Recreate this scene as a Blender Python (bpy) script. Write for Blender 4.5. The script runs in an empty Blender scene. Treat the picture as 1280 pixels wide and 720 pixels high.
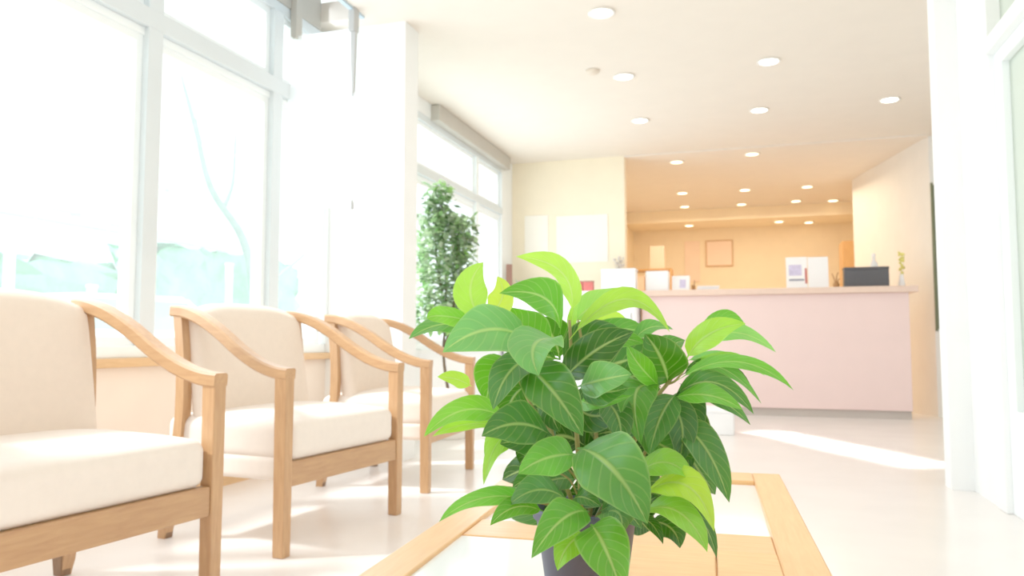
import bpy, bmesh, math, random
from mathutils import Vector, Matrix, Quaternion
random.seed(7)
scene = bpy.context.scene
COL = scene.collection
PI = math.pi

# ------------------------------------------------------------------ materials
def new_mat(name):
    m = bpy.data.materials.new(name); m.use_nodes = True
    nt = m.node_tree
    return m, nt, nt.nodes['Principled BSDF']

def lin(c):
    return tuple(((x / 12.92) if x <= 0.04045 else ((x + 0.055) / 1.055) ** 2.4) for x in c)

def hexc(r, g, b):
    return lin((r / 255, g / 255, b / 255)) + (1.0,)

def mat(name, rgb, rough=0.6, var=0.03, scale=6.0, bump=0.0, bscale=200.0, metal=0.0, spec=0.5, stretch=(1, 1, 1)):
    m, nt, p = new_mat(name)
    c = hexc(*rgb)
    tc = nt.nodes.new('ShaderNodeTexCoord'); mp = nt.nodes.new('ShaderNodeMapping')
    mp.inputs['Scale'].default_value = stretch
    nt.links.new(tc.outputs['Object'], mp.inputs['Vector'])
    n = nt.nodes.new('ShaderNodeTexNoise'); n.inputs['Scale'].default_value = scale; n.inputs['Detail'].default_value = 4
    nt.links.new(mp.outputs['Vector'], n.inputs['Vector'])
    r = nt.nodes.new('ShaderNodeValToRGB')
    r.color_ramp.elements[0].position = 0.3; r.color_ramp.elements[1].position = 0.7
    r.color_ramp.elements[0].color = tuple(max(0, x * (1 - var)) for x in c[:3]) + (1,)
    r.color_ramp.elements[1].color = tuple(min(1, x * (1 + var)) for x in c[:3]) + (1,)
    nt.links.new(n.outputs['Fac'], r.inputs['Fac']); nt.links.new(r.outputs['Color'], p.inputs['Base Color'])
    p.inputs['Roughness'].default_value = rough; p.inputs['Metallic'].default_value = metal
    p.inputs['Specular IOR Level'].default_value = spec
    if bump:
        n2 = nt.nodes.new('ShaderNodeTexNoise'); n2.inputs['Scale'].default_value = bscale
        nt.links.new(tc.outputs['Object'], n2.inputs['Vector'])
        b = nt.nodes.new('ShaderNodeBump'); b.inputs['Strength'].default_value = bump; b.inputs['Distance'].default_value = 0.002
        nt.links.new(n2.outputs['Fac'], b.inputs['Height']); nt.links.new(b.outputs['Normal'], p.inputs['Normal'])
    return m

def wood(name, a, b, stretch, rough=0.4, scale=5.0):
    m, nt, p = new_mat(name)
    tc = nt.nodes.new('ShaderNodeTexCoord'); mp = nt.nodes.new('ShaderNodeMapping')
    mp.inputs['Scale'].default_value = stretch
    nt.links.new(tc.outputs['Object'], mp.inputs['Vector'])
    n = nt.nodes.new('ShaderNodeTexNoise'); n.inputs['Scale'].default_value = scale
    n.inputs['Detail'].default_value = 6; n.inputs['Distortion'].default_value = 0.6
    nt.links.new(mp.outputs['Vector'], n.inputs['Vector'])
    r = nt.nodes.new('ShaderNodeValToRGB')
    r.color_ramp.elements[0].position = 0.32; r.color_ramp.elements[1].position = 0.68
    r.color_ramp.elements[0].color = hexc(*a); r.color_ramp.elements[1].color = hexc(*b)
    nt.links.new(n.outputs['Fac'], r.inputs['Fac']); nt.links.new(r.outputs['Color'], p.inputs['Base Color'])
    p.inputs['Roughness'].default_value = rough
    return m

def emit(name, rgb, strength):
    m = bpy.data.materials.new(name); m.use_nodes = True
    nt = m.node_tree; nt.nodes.clear()
    o = nt.nodes.new('ShaderNodeOutputMaterial'); e = nt.nodes.new('ShaderNodeEmission')
    e.inputs['Color'].default_value = hexc(*rgb); e.inputs['Strength'].default_value = strength
    nt.links.new(e.outputs['Emission'], o.inputs['Surface'])
    return m

def glass(name, tint, gloss=0.08, haze=0.0, haze_rgb=(240, 255, 252)):
    m = bpy.data.materials.new(name); m.use_nodes = True
    nt = m.node_tree; nt.nodes.clear()
    o = nt.nodes.new('ShaderNodeOutputMaterial')
    t = nt.nodes.new('ShaderNodeBsdfTransparent'); t.inputs['Color'].default_value = hexc(*tint)
    g = nt.nodes.new('ShaderNodeBsdfGlossy'); g.inputs['Roughness'].default_value = 0.03
    mx = nt.nodes.new('ShaderNodeMixShader'); mx.inputs['Fac'].default_value = gloss
    nt.links.new(t.outputs[0], mx.inputs[1]); nt.links.new(g.outputs[0], mx.inputs[2])
    last = mx
    if haze:
        d = nt.nodes.new('ShaderNodeBsdfTranslucent'); d.inputs['Color'].default_value = hexc(*haze_rgb)
        m2 = nt.nodes.new('ShaderNodeMixShader'); m2.inputs['Fac'].default_value = haze
        nt.links.new(mx.outputs[0], m2.inputs[1]); nt.links.new(d.outputs[0], m2.inputs[2]); last = m2
    nt.links.new(last.outputs[0], o.inputs['Surface'])
    return m

def leaf_mat(name, transl=0.45, veins=True, pale_rgb=(132, 214, 112), k=1.0):
    """tone attribute: r = dark to yellow, g = greyish paleness; UV: u across, v along the leaf"""
    m = bpy.data.materials.new(name); m.use_nodes = True
    nt = m.node_tree; N = nt.nodes; L = nt.links
    p = N['Principled BSDF']; out = N['Material Output']
    at = N.new('ShaderNodeAttribute'); at.attribute_name = 'tone'
    sep = N.new('ShaderNodeSeparateColor'); L.new(at.outputs['Color'], sep.inputs['Color'])
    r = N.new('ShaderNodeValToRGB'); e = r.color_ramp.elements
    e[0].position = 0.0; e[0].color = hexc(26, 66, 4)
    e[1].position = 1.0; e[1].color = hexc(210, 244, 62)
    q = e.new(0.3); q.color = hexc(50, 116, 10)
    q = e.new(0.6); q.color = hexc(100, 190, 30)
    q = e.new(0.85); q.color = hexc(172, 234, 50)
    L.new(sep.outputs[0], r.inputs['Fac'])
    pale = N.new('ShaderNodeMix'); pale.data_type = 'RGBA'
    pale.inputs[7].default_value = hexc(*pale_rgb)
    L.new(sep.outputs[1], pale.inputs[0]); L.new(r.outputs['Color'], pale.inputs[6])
    col = pale.outputs[2]
    if veins:
        uv = N.new('ShaderNodeUVMap'); uv.uv_map = 'UVMap'
        sx = N.new('ShaderNodeSeparateXYZ'); L.new(uv.outputs['UV'], sx.inputs[0])
        a = N.new('ShaderNodeMath'); a.operation = 'SUBTRACT'; a.inputs[1].default_value = 0.5; L.new(sx.outputs[0], a.inputs[0])
        ab = N.new('ShaderNodeMath'); ab.operation = 'ABSOLUTE'; L.new(a.outputs[0], ab.inputs[0])
        mid = N.new('ShaderNodeMapRange'); mid.inputs[1].default_value = 0.012; mid.inputs[2].default_value = 0.05
        mid.inputs[3].default_value = 1; mid.inputs[4].default_value = 0; L.new(ab.outputs[0], mid.inputs[0])
        # side veins run forward at a slant from the midrib
        sl = N.new('ShaderNodeMath'); sl.operation = 'MULTIPLY'; sl.inputs[1].default_value = -0.55; L.new(ab.outputs[0], sl.inputs[0])
        sm = N.new('ShaderNodeMath'); sm.operation = 'ADD'; L.new(sx.outputs[1], sm.inputs[0]); L.new(sl.outputs[0], sm.inputs[1])
        fr = N.new('ShaderNodeMath'); fr.operation = 'MULTIPLY'; fr.inputs[1].default_value = 8.0; L.new(sm.outputs[0], fr.inputs[0])
        pp = N.new('ShaderNodeMath'); pp.operation = 'PINGPONG'; pp.inputs[1].default_value = 0.5; L.new(fr.outputs[0], pp.inputs[0])
        sv = N.new('ShaderNodeMapRange'); sv.inputs[1].default_value = 0.02; sv.inputs[2].default_value = 0.11
        sv.inputs[3].default_value = 0.28; sv.inputs[4].default_value = 0; L.new(pp.outputs[0], sv.inputs[0])
        edge = N.new('ShaderNodeMapRange'); edge.inputs[1].default_value = 0.455; edge.inputs[2].default_value = 0.5
        edge.inputs[3].default_value = 0; edge.inputs[4].default_value = 0.6; L.new(ab.outputs[0], edge.inputs[0])  # pale rim painted in, imitates highlights along the leaf edges
        m1 = N.new('ShaderNodeMath'); m1.operation = 'MAXIMUM'; L.new(mid.outputs[0], m1.inputs[0]); L.new(sv.outputs[0], m1.inputs[1])
        mx = N.new('ShaderNodeMath'); mx.operation = 'MAXIMUM'; L.new(m1.outputs[0], mx.inputs[0]); L.new(edge.outputs[0], mx.inputs[1])
        ml = N.new('ShaderNodeMath'); ml.operation = 'MULTIPLY'; ml.inputs[1].default_value = 0.5; L.new(mx.outputs[0], ml.inputs[0])
        vc = N.new('ShaderNodeMix'); vc.data_type = 'RGBA'; vc.inputs[7].default_value = hexc(205, 238, 130)
        L.new(ml.outputs[0], vc.inputs[0]); L.new(col, vc.inputs[6]); col = vc.outputs[2]
        bp = N.new('ShaderNodeBump'); bp.inputs['Strength'].default_value = 0.5; bp.inputs['Distance'].default_value = 0.002; bp.invert = True
        L.new(mx.outputs[0], bp.inputs['Height']); L.new(bp.outputs['Normal'], p.inputs['Normal'])
    nz = N.new('ShaderNodeTexNoise'); nz.inputs['Scale'].default_value = 22
    hs = N.new('ShaderNodeHueSaturation'); mr = N.new('ShaderNodeMapRange')
    mr.inputs[3].default_value = 0.8; mr.inputs[4].default_value = 1.2
    tc = N.new('ShaderNodeTexCoord'); L.new(tc.outputs['Object'], nz.inputs['Vector'])
    L.new(nz.outputs['Fac'], mr.inputs[0]); L.new(mr.outputs[0], hs.inputs['Value']); L.new(col, hs.inputs['Color'])
    hs.inputs['Saturation'].default_value = k
    L.new(hs.outputs['Color'], p.inputs['Base Color'])
    p.inputs['Roughness'].default_value = 0.32; p.inputs['Specular IOR Level'].default_value = 0.5
    tr = N.new('ShaderNodeBsdfTranslucent'); L.new(hs.outputs['Color'], tr.inputs['Color'])
    ms = N.new('ShaderNodeMixShader'); ms.inputs['Fac'].default_value = transl
    L.new(p.outputs[0], ms.inputs[1]); L.new(tr.outputs[0], ms.inputs[2]); L.new(ms.outputs[0], out.inputs['Surface'])
    return m

# ------------------------------------------------------------------ mesh helpers
def link(name, bm, m, parent=None, smooth=False):
    bmesh.ops.recalc_face_normals(bm, faces=bm.faces)
    me = bpy.data.meshes.new(name); bm.to_mesh(me); bm.free()
    if smooth:
        for f in me.polygons: f.use_smooth = True
    o = bpy.data.objects.new(name, me); COL.objects.link(o)
    if m: me.materials.append(m)
    if parent: o.parent = parent
    return o

def empty(name, loc=(0, 0, 0), rz=0.0):
    o = bpy.data.objects.new(name, None); COL.objects.link(o)
    o.location = loc; o.rotation_euler = (0, 0, rz); o.empty_display_size = 0.1
    return o

def tag(o, label, cat, group=None, kind=None):
    o['label'] = label; o['category'] = cat
    if group: o['group'] = group
    if kind: o['kind'] = kind
    return o

def struct(o):
    o['kind'] = 'structure'; return o

def box(bm, x0, x1, y0, y1, z0, z1, bev=0.0, seg=2):
    r = bmesh.ops.create_cube(bm, size=1.0)
    vs = r['verts']
    for v in vs:
        v.co = Vector(((x0 + x1) / 2 + v.co.x * (x1 - x0), (y0 + y1) / 2 + v.co.y * (y1 - y0), (z0 + z1) / 2 + v.co.z * (z1 - z0)))
    if bev:
        es = list({e for v in vs for e in v.link_edges})
        bmesh.ops.bevel(bm, geom=es, offset=bev, segments=seg, affect='EDGES', profile=0.5)
    return bm

def one_box(name, m, ext, bev=0.0, parent=None, seg=2):
    bm = bmesh.new(); box(bm, *ext, bev=bev, seg=seg)
    return link(name, bm, m, parent)

def prism(bm, pts, z0, z1):
    """polygon in plan raised from z0 to z1"""
    lo = [bm.verts.new((x, y, z0)) for x, y in pts]; hi = [bm.verts.new((x, y, z1)) for x, y in pts]
    bm.faces.new(lo[::-1]); bm.faces.new(hi)
    n = len(pts)
    for i in range(n):
        bm.faces.new((lo[i], lo[(i + 1) % n], hi[(i + 1) % n], hi[i]))
    return bm

def lathe(bm, prof, n=32, at=(0, 0, 0)):
    rings = []
    for r, z in prof:
        if r < 1e-5:
            rings.append([bm.verts.new((at[0], at[1], at[2] + z))])
        else:
            rings.append([bm.verts.new((at[0] + r * math.cos(2 * PI * k / n), at[1] + r * math.sin(2 * PI * k / n), at[2] + z)) for k in range(n)])
    for a, b in zip(rings, rings[1:]):
        for k in range(n):
            k2 = (k + 1) % n
            if len(a) == 1 and len(b) == 1: continue
            if len(a) == 1: bm.faces.new((a[0], b[k], b[k2]))
            elif len(b) == 1: bm.faces.new((a[k], a[k2], b[0]))
            else: bm.faces.new((a[k], a[k2], b[k2], b[k]))
    return bm

def tube(bm, pts, r0, r1=None, n=8, cap=True):
    r1 = r0 if r1 is None else r1
    P = [Vector(p) for p in pts]
    rings = []
    up = Vector((0.13, 0.31, 0.94)).normalized()
    for i, p in enumerate(P):
        t = (P[min(i + 1, len(P) - 1)] - P[max(i - 1, 0)]).normalized()
        a = t.cross(up)
        if a.length < 1e-4: a = t.cross(Vector((1, 0, 0)))
        a.normalize(); b = t.cross(a)
        r = r0 + (r1 - r0) * i / max(1, len(P) - 1)
        rings.append([bm.verts.new(p + (a * math.cos(2 * PI * k / n) + b * math.sin(2 * PI * k / n)) * r) for k in range(n)])
    for a, b in zip(rings, rings[1:]):
        for k in range(n):
            bm.faces.new((a[k], a[(k + 1) % n], b[(k + 1) % n], b[k]))
    if cap:
        bm.faces.new(rings[0][::-1]); bm.faces.new(rings[-1])
    return bm

def smooth_path(pts, sub=4):
    P = [Vector(p) for p in pts]; out = []
    for i in range(len(P) - 1):
        p0 = P[max(i - 1, 0)]; p1 = P[i]; p2 = P[i + 1]; p3 = P[min(i + 2, len(P) - 1)]
        for k in range(sub):
            t = k / sub
            out.append(0.5 * ((2 * p1) + (-p0 + p2) * t + (2 * p0 - 5 * p1 + 4 * p2 - p3) * t * t + (-p0 + 3 * p1 - 3 * p2 + p3) * t ** 3))
    out.append(P[-1]); return out

def sweep_xz(bm, path, w, h, y, c=0.006):
    """rounded rectangular bar: centre line in the x-z plane at y, width w along y, thickness h"""
    P = smooth_path([(x, y, z) for x, z in path], 5)
    sec = []
    for sx, sz in ((1, 1), (-1, 1), (-1, -1), (1, -1)):
        a = (sx * w / 2, sz * (h / 2 - c)); b = (sx * (w / 2 - c), sz * h / 2)
        sec += [a, b] if sx * sz > 0 else [b, a]
    rings = []
    for i, p in enumerate(P):
        t = (P[min(i + 1, len(P) - 1)] - P[max(i - 1, 0)]).normalized()
        n = Vector((0, 1, 0)).cross(t)
        if n.z < 0: n = -n
        rings.append([bm.verts.new(p + Vector((0, 1, 0)) * a + n * b) for a, b in sec])
    k = len(sec)
    for a, b in zip(rings, rings[1:]):
        for i in range(k): bm.faces.new((a[i], a[(i + 1) % k], b[(i + 1) % k], b[i]))
    bm.faces.new(rings[0][::-1]); bm.faces.new(rings[-1])
    return bm

def cushion(bm, x0, x1, y0, y1, z0, z1, r, crown=0.0, cuts=16):
    tmp = bmesh.new()
    bmesh.ops.create_cube(tmp, size=2.0)
    bmesh.ops.subdivide_edges(tmp, edges=tmp.edges, cuts=cuts, use_grid_fill=True)
    c = Vector(((x0 + x1) / 2, (y0 + y1) / 2, (z0 + z1) / 2)); h = Vector(((x1 - x0) / 2, (y1 - y0) / 2, (z1 - z0) / 2))
    r = min(r, min(h))
    mp = {}
    for v in tmp.verts:
        q = Vector()
        for i in range(3):
            s = max(-1, min(1, v.co[i]))
            # crowd the vertices towards the rim so that the rounding is smooth
            q[i] = math.copysign(1 - (1 - abs(s)) ** 1.5, s) * h[i]
        inner = Vector([max(-(h[i] - r), min(h[i] - r, q[i])) for i in range(3)])
        d = q - inner
        p = inner + (d.normalized() * r if d.length > 1e-9 else d)
        if crown and p.z > 0:
            p.z += crown * (1 - (p.x / h.x) ** 2) * (1 - (p.y / h.y) ** 4) * (p.z / h.z)
        mp[v] = bm.verts.new(c + p)
    for f in tmp.faces: bm.faces.new([mp[v] for v in f.verts])
    tmp.free(); return bm

def copy_tree(o, parent=None):
    c = o.copy(); COL.objects.link(c)
    if parent: c.parent = parent
    for ch in list(o.children): copy_tree(ch, c)
    return c

WORLD, WIN, ROOM, OFFICE, DOOR, SUN, EXPO, GAMMA = 1.25, 46.0, 10.0, 44.0, 2.0, 4.5, 0.42, 1.3
BEAM = 8.0

# ------------------------------------------------------------------ palette
M = {}
M['wall'] = mat('wall_cream', (246, 232, 204), 0.75, 0.02)
M['white'] = mat('wall_white', (244, 246, 246), 0.7, 0.015)
M['beige'] = mat('wall_beige', (238, 222, 206), 0.75, 0.02)
M['ceil'] = mat('ceiling_paint', (230, 219, 206), 0.8, 0.015)
M['warm'] = mat('wall_warm', (250, 232, 200), 0.7, 0.02)
M['floor'] = mat('floor_vinyl', (238, 231, 227), 0.22, 0.03, scale=3.0, spec=0.4)
M['alu'] = mat('window_frame', (214, 222, 226), 0.4, 0.02)
M['alu_w'] = mat('window_sash', (244, 250, 252), 0.4, 0.01)
M['grey'] = mat('grey_metal', (176, 176, 174), 0.45, 0.03)
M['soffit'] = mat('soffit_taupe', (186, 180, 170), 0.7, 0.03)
M['blue'] = mat('edge_pale_blue', (178, 200, 214), 0.5, 0.02)
M['wood_x'] = wood('wood_chair_x', (178, 130, 86), (194, 148, 102), (2, 16, 16))
M['wood_y'] = wood('wood_chair_y', (170, 122, 80), (186, 140, 94), (16, 2, 16))
M['wood_z'] = wood('wood_chair_z', (178, 130, 86), (194, 148, 102), (16, 16, 2))
M['darkfoot'] = wood('wood_foot', (112, 78, 52), (136, 98, 66), (30, 30, 4))
M['sill'] = wood('wood_sill', (206, 162, 112), (220, 178, 128), (20, 2, 20))
M['table_y'] = wood('wood_table_y', (222, 164, 100), (232, 178, 116), (24, 2, 24), 0.3)
M['table_x'] = wood('wood_table_x', (222, 164, 100), (232, 178, 116), (2, 24, 24), 0.3)
M['tpanel'] = wood('wood_table_panel', (228, 170, 104), (238, 186, 120), (2.5, 20, 20), 0.35)
M['fabric'] = mat('seat_fabric', (234, 220, 208), 0.9, 0.02, scale=40, bump=0.25, bscale=700)
M['fabric_back'] = mat('back_fabric', (234, 215, 198), 0.9, 0.02, scale=40, bump=0.25, bscale=700)
M['frost'] = mat('frosted_white_glass', (246, 246, 244), 0.08, 0.01, spec=0.6)
M['pink'] = mat('counter_pink', (236, 206, 202), 0.6, 0.015)
M['ctop'] = mat('counter_top', (228, 196, 178), 0.35, 0.03, scale=20)
M['kick'] = mat('kick_grey', (188, 176, 168), 0.6, 0.03)
M['pot'] = mat('pot_slate', (74, 76, 98), 0.55, 0.06, scale=30)
M['soil'] = mat('soil', (66, 48, 34), 0.95, 0.3, scale=60, bump=0.8, bscale=120)
M['stem'] = mat('stem_green_brown', (140, 132, 62), 0.6, 0.25, scale=30)
M['bark'] = mat('bark', (104, 84, 62), 0.85, 0.2, scale=20)
M['leaf'] = leaf_mat('leaf_broad', 0.42)
M['leaf_s'] = leaf_mat('leaf_small', 0.35, veins=False, pale_rgb=(196, 214, 172), k=0.8)
M['paper'] = mat('paper_white', (250, 250, 252), 0.7, 0.01)
M['card'] = mat('card_white', (244, 244, 246), 0.6, 0.02)
M['card_warm'] = mat('paper_warm', (248, 242, 230), 0.7, 0.01)
M['dark'] = mat('charcoal_box', (66, 66, 72), 0.55, 0.06)
M['red'] = mat('red_pack', (190, 84, 78), 0.5, 0.1, scale=60)
M['lilac'] = mat('print_lilac', (206, 198, 232), 0.7, 0.12, scale=30)
M['slate'] = mat('print_slate', (134, 138, 158), 0.7, 0.06)
M['rust'] = mat('rust_brown', (152, 108, 92), 0.7, 0.06)
M['brown'] = mat('warm_brown', (170, 118, 66), 0.6, 0.1, scale=30)
M['ygreen'] = mat('yellow_green_blossom', (222, 212, 110), 0.7, 0.15, scale=50)
M['olive'] = mat('olive_board', (92, 98, 66), 0.5, 0.05)
M['cupboard'] = wood('wood_cupboard', (206, 152, 92), (216, 164, 104), (20, 20, 2))
M['pinkpaper'] = mat('pale_pink_print', (250, 222, 200), 0.7, 0.02)
M['led'] = emit('lamp_glow', (255, 244, 226), 9.0)
M['led_w'] = emit('lamp_glow_warm', (255, 226, 176), 5.0)
M['ring'] = mat('lamp_ring', (250, 246, 240), 0.4, 0.01)
M['glass'] = glass('window_glass', (250, 255, 255), 0.04, 0.18)  # translucent haze put into the pane to imitate the glare over the outdoor view
M['glass_d'] = glass('door_glass', (228, 232, 224), 0.05, 0.72, (240, 243, 236))
M['screen'] = glass('screen_film', (255, 255, 255), 0.02, 0.75, (255, 255, 255))
M['pave'] = mat('paving_pale', (214, 220, 218), 0.9, 0.05)
M['hedge'] = mat('hedge_green', (150, 214, 180), 0.9, 0.25, scale=3)
M['outwhite'] = mat('outdoor_white', (232, 240, 240), 0.7, 0.03)
M['outgrey'] = mat('outdoor_grey', (190, 204, 206), 0.7, 0.05)
M['carpaint'] = mat('car_white', (236, 240, 240), 0.3, 0.01)
M['carglass'] = mat('car_glass', (150, 180, 184), 0.1, 0.02)
M['tyre'] = mat('tyre', (90, 94, 98), 0.8, 0.05)
M['branch'] = mat('branch_grey', (140, 156, 156), 0.9, 0.1)
M['cream_pot'] = mat('cream_planter', (232, 226, 216), 0.5, 0.03)

WX = -2.465            # inner face of the window wall
CH = 2.62              # ceiling height

# ------------------------------------------------------------------ the room
struct(one_box('floor', M['floor'], (-2.47, 3.0, -2.0, 12.6, -0.1, 0.0)))
bm = bmesh.new()
prism(bm, [(-2.17, -2.0), (3.0, -2.0), (3.0, 11.45), (-2.6, 11.45), (-2.6, 3.97), (-2.17, 3.97)], CH, CH + 0.12)
struct(link('ceiling', bm, M['ceil']))
struct(one_box('ceiling_far', M['warm'], (-2.6, 3.0, 11.45, 12.6, 2.45, 2.74)))
# recess above the first window, open to the room
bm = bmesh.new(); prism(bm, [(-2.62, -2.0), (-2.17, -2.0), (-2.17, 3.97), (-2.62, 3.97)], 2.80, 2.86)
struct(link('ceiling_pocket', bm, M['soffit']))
struct(one_box('trim_1', M['blue'], (-2.185, -2.160, -2.0, 3.97, 2.605, 2.80)))
struct(one_box('trim_2', M['sill'], (-2.62, -2.425, -2.0, 4.10, 0.592, 0.630), 0.004))
struct(one_box('wall_left', M['beige'], (-2.62, WX, -2.0, 4.10, -0.05, 0.592)))
struct(one_box('baseboard_left', M['sill'], (WX, WX + 0.012, -2.0, 4.10, 0.0, 0.06)))
struct(one_box('pillar', M['white'], (-2.62, -1.957, 4.10, 4.29, -0.05, CH)))
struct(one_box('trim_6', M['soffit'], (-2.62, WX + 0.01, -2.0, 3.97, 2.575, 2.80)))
struct(one_box('wall_left_far', M['white'], (-2.62, WX, 4.29, 7.5, -0.05, 0.60)))
struct(one_box('trim_3', M['white'], (-2.62, WX + 0.03, 4.29, 7.5, 0.60, 0.63)))
struct(one_box('wall_left_end', M['white'], (-2.62, WX, 7.5, 7.87, -0.05, CH)))
bm = bmesh.new()
struct(one_box('wall_back', M['wall'], (-2.62, -1.245, 7.87, 8.0, -0.05, CH)))
struct(one_box('trim_4', M['ceil'], (-1.245, 1.60, 7.87, 7.99, CH - 0.012, CH)))
# slanting wall on the right of the reception opening, then the wall towards the right
bm = bmesh.new(); prism(bm, [(1.167, 9.88), (1.607, 7.95), (1.9, 7.95), (1.9, 9.88)], -0.05, CH)
struct(link('wall_slanting', bm, mat('wall_slanting_paint', (232, 228, 222), 0.75, 0.02)))
struct(one_box('wall_back_right', M['wall'], (1.9, 3.0, 7.95, 8.1, -0.05, CH)))
struct(one_box('wall_far', M['warm'], (-2.6, 3.0, 12.3, 12.6, -0.05, 2.45)))
struct(one_box('wall_office_left', M['warm'], (-1.95, -1.80, 8.0, 12.3, -0.05, CH)))
struct(one_box('wall_office_right', M['warm'], (1.9, 2.05, 9.88, 12.3, -0.05, CH)))
struct(one_box('wall_right_far', M['white'], (2.9, 3.0, 4.6, 7.95, -0.05, CH)))
# right hand side: pillar and the glazed door
struct(one_box('pillar_right', M['white'], (0.878, 1.35, 4.12, 4.25, -0.05, CH)))
struct(one_box('wall_right', M['white'], (0.975, 1.10, 3.74, 4.12, -0.05, CH)))
struct(one_box('wall_near', M['beige'], (-2.62, 1.10, -2.12, -2.0, -0.05, CH)))
struct(one_box('wall_right_near', M['white'], (0.975, 1.10, -2.0, 1.55, -0.05, CH)))

# ------------------------------------------------------------------ windows of the left wall
def window(name, y0, y1, z0, z1, mulls, trans, mw, tw, rail_m):
    root = empty(name, (WX - 0.06, (y0 + y1) / 2, z0)); struct(root)
    ox, oy, oz = root.location
    def part(n, m, e, bev=0.004):
        x0, x1, a, b, c, d = e
        return one_box(n, m, (x0 - ox, x1 - ox, a - oy, b - oy, c - oz, d - oz), bev, root)
    part('head_rail', rail_m, (WX - 0.11, WX - 0.0, y0, y1, z1 - 0.06, z1))
    part('sill_rail', M['alu_w'], (WX - 0.11, WX - 0.0, y0, y1, z0, z0 + 0.05))
    # the transom: a deep upper band and a lighter, thinner lower band
    part('transom', M['alu'], (WX - 0.11, WX + 0.015, y0, y1, trans, trans + tw))
    part('transom_lip', M['alu_w'], (WX - 0.10, WX - 0.01, y0, y1, trans - 0.035, trans))
    ys = [y0] + list(mulls) + [y1]
    for k, y in enumerate(ys):
        w = mw / 2
        a, b = (y - w, y + w)
        if k == 0: a, b = y, y + w
        if k == len(ys) - 1: a, b = y - 0.02, y
        part('mullion', M['alu_w'] if (k == len(ys) - 1 or name == 'window_2') else M['alu'], (WX - 0.11, WX + 0.012, a, b, z0 + 0.05, z1 - 0.06))
    for a, b in zip(ys, ys[1:]):
        for lo, hi in ((z0 + 0.05, trans - 0.035), (trans + tw, z1 - 0.06)):
            bmf = bmesh.new(); s = 0.035; A = a + mw / 2; B = b - mw / 2
            X0, X1 = WX - 0.075, WX - 0.02
            for e in ((A, A + s, lo, hi), (B - s, B, lo, hi), (A + s, B - s, lo, lo + s), (A + s, B - s, hi - s, hi)):
                box(bmf, X0 - ox, X1 - ox, e[0] - oy, e[1] - oy, e[2] - oz, e[3] - oz)
            sash = link('sash', bmf, M['alu_w'], root)
            bmp = bmesh.new()
            v = [bmp.verts.new((WX - 0.045 - ox, y - oy, z - oz)) for y, z in ((A + s, lo + s), (B - s, lo + s), (B - s, hi - s), (A + s, hi - s))]
            bmp.faces.new(v)
            link('pane', bmp, M['glass'], sash)
    return root

window('window_1', -1.9, 4.10, 0.63, 2.575, (-1.05, -0.1, 0.83, 1.74, 2.65, 3.55), 2.05, 0.085, 0.085, M['alu'])
window('window_2', 4.29, 7.5, 0.63, 2.50, (6.75,), 2.0, 0.07, 0.07, M['alu'])
cas = one_box('blind_cassette', M['soffit'], (-0.045, 0.045, -0.96, 0.96, -0.065, 0.065), 0.006)
cas.location = (WX + 0.03, 6.62, 2.55)
tag(cas, 'long taupe roller blind cassette under the ceiling above the far window', 'blind')
struct(one_box('trim_5', M['white'], (-2.62, WX, 4.29, 7.5, 2.50, CH)))

# translucent white screen hanging in the ceiling recess beside the pillar
hs = empty('hanging_screen', (-2.30, 3.86, 2.62))
tag(hs, 'translucent white screen panel hanging between window and ceiling edge before the white pillar', 'screen')
bm = bmesh.new()
v = [bm.verts.new(p) for p in ((-0.157, -0.21, -1.17), (0.130, 0, -1.17), (0.130, 0, -0.115), (-0.157, -0.21, -0.215))]
bm.faces.new(v); link('panel', bm, M['screen'], hs)
one_box('bracket', M['soffit'], (-0.160, -0.120, -0.20, -0.14, -0.22, 0.18), 0.004, hs)
one_box('bracket', M['grey'], (0.11, 0.15, -0.03, 0.03, -0.14, 0.03), 0.006, hs)
bm = bmesh.new()
prof = [(0.118, -0.14), (0.148, -0.14), (0.140, -0.48), (0.130, -0.52), (0.120, -0.30)]
f = [bm.verts.new((x, -0.012, z)) for x, z in prof]; b = [bm.verts.new((x, 0.012, z)) for x, z in prof]
bm.faces.new(f); bm.faces.new(b[::-1])
for i in range(5): bm.faces.new((f[i], f[(i + 1) % 5], b[(i + 1) % 5], b[i]))
link('strap', bm, M['grey'], hs)
bm = bmesh.new(); tube(bm, [(0.136, -0.005, -0.50), (0.137, -0.005, -0.95), (0.138, -0.005, -1.13)], 0.0035)
cd = link('cord', bm, M['alu'], hs)
bm = bmesh.new(); lathe(bm, [(0, 0.03), (0.008, 0.028), (0.012, -0.01), (0.010, -0.025), (0, -0.028)], 12, (0.138, -0.005, -1.15))
link('cord_weight', bm, M['grey'], hs, True)

# ------------------------------------------------------------------ glazed door on the right
dr = empty('door_1', (1.03, 2.64, 0.0)); struct(dr)
def dpart(n, m, e, bev=0.004):
    return one_box(n, m, (e[0] - 1.03, e[1] - 1.03, e[2] - 2.64, e[3] - 2.64, e[4], e[5]), bev, dr)
dpart('door_jamb', M['white'], (0.965, 1.09, 3.62, 3.74, 0, CH))
dpart('door_jamb', M['white'], (0.965, 1.09, 1.55, 1.67, 0, CH))
dpart('transom', M['white'], (0.955, 1.09, 1.67, 3.62, 1.90, 1.965))
dpart('door_stile', M['alu_w'], (0.99, 1.06, 3.53, 3.62, 0, 1.90))
dpart('door_stile', M['alu_w'], (0.99, 1.06, 1.67, 1.76, 0, 1.90))
dpart('door_rail', M['alu_w'], (0.99, 1.06, 1.76, 3.53, 0, 0.42))
dpart('door_rail', M['alu_w'], (0.99, 1.06, 1.76, 3.53, 1.84, 1.90))
dpart('pane', M['glass_d'], (1.02, 1.03, 1.76, 3.53, 0.42, 1.84), 0)
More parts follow.
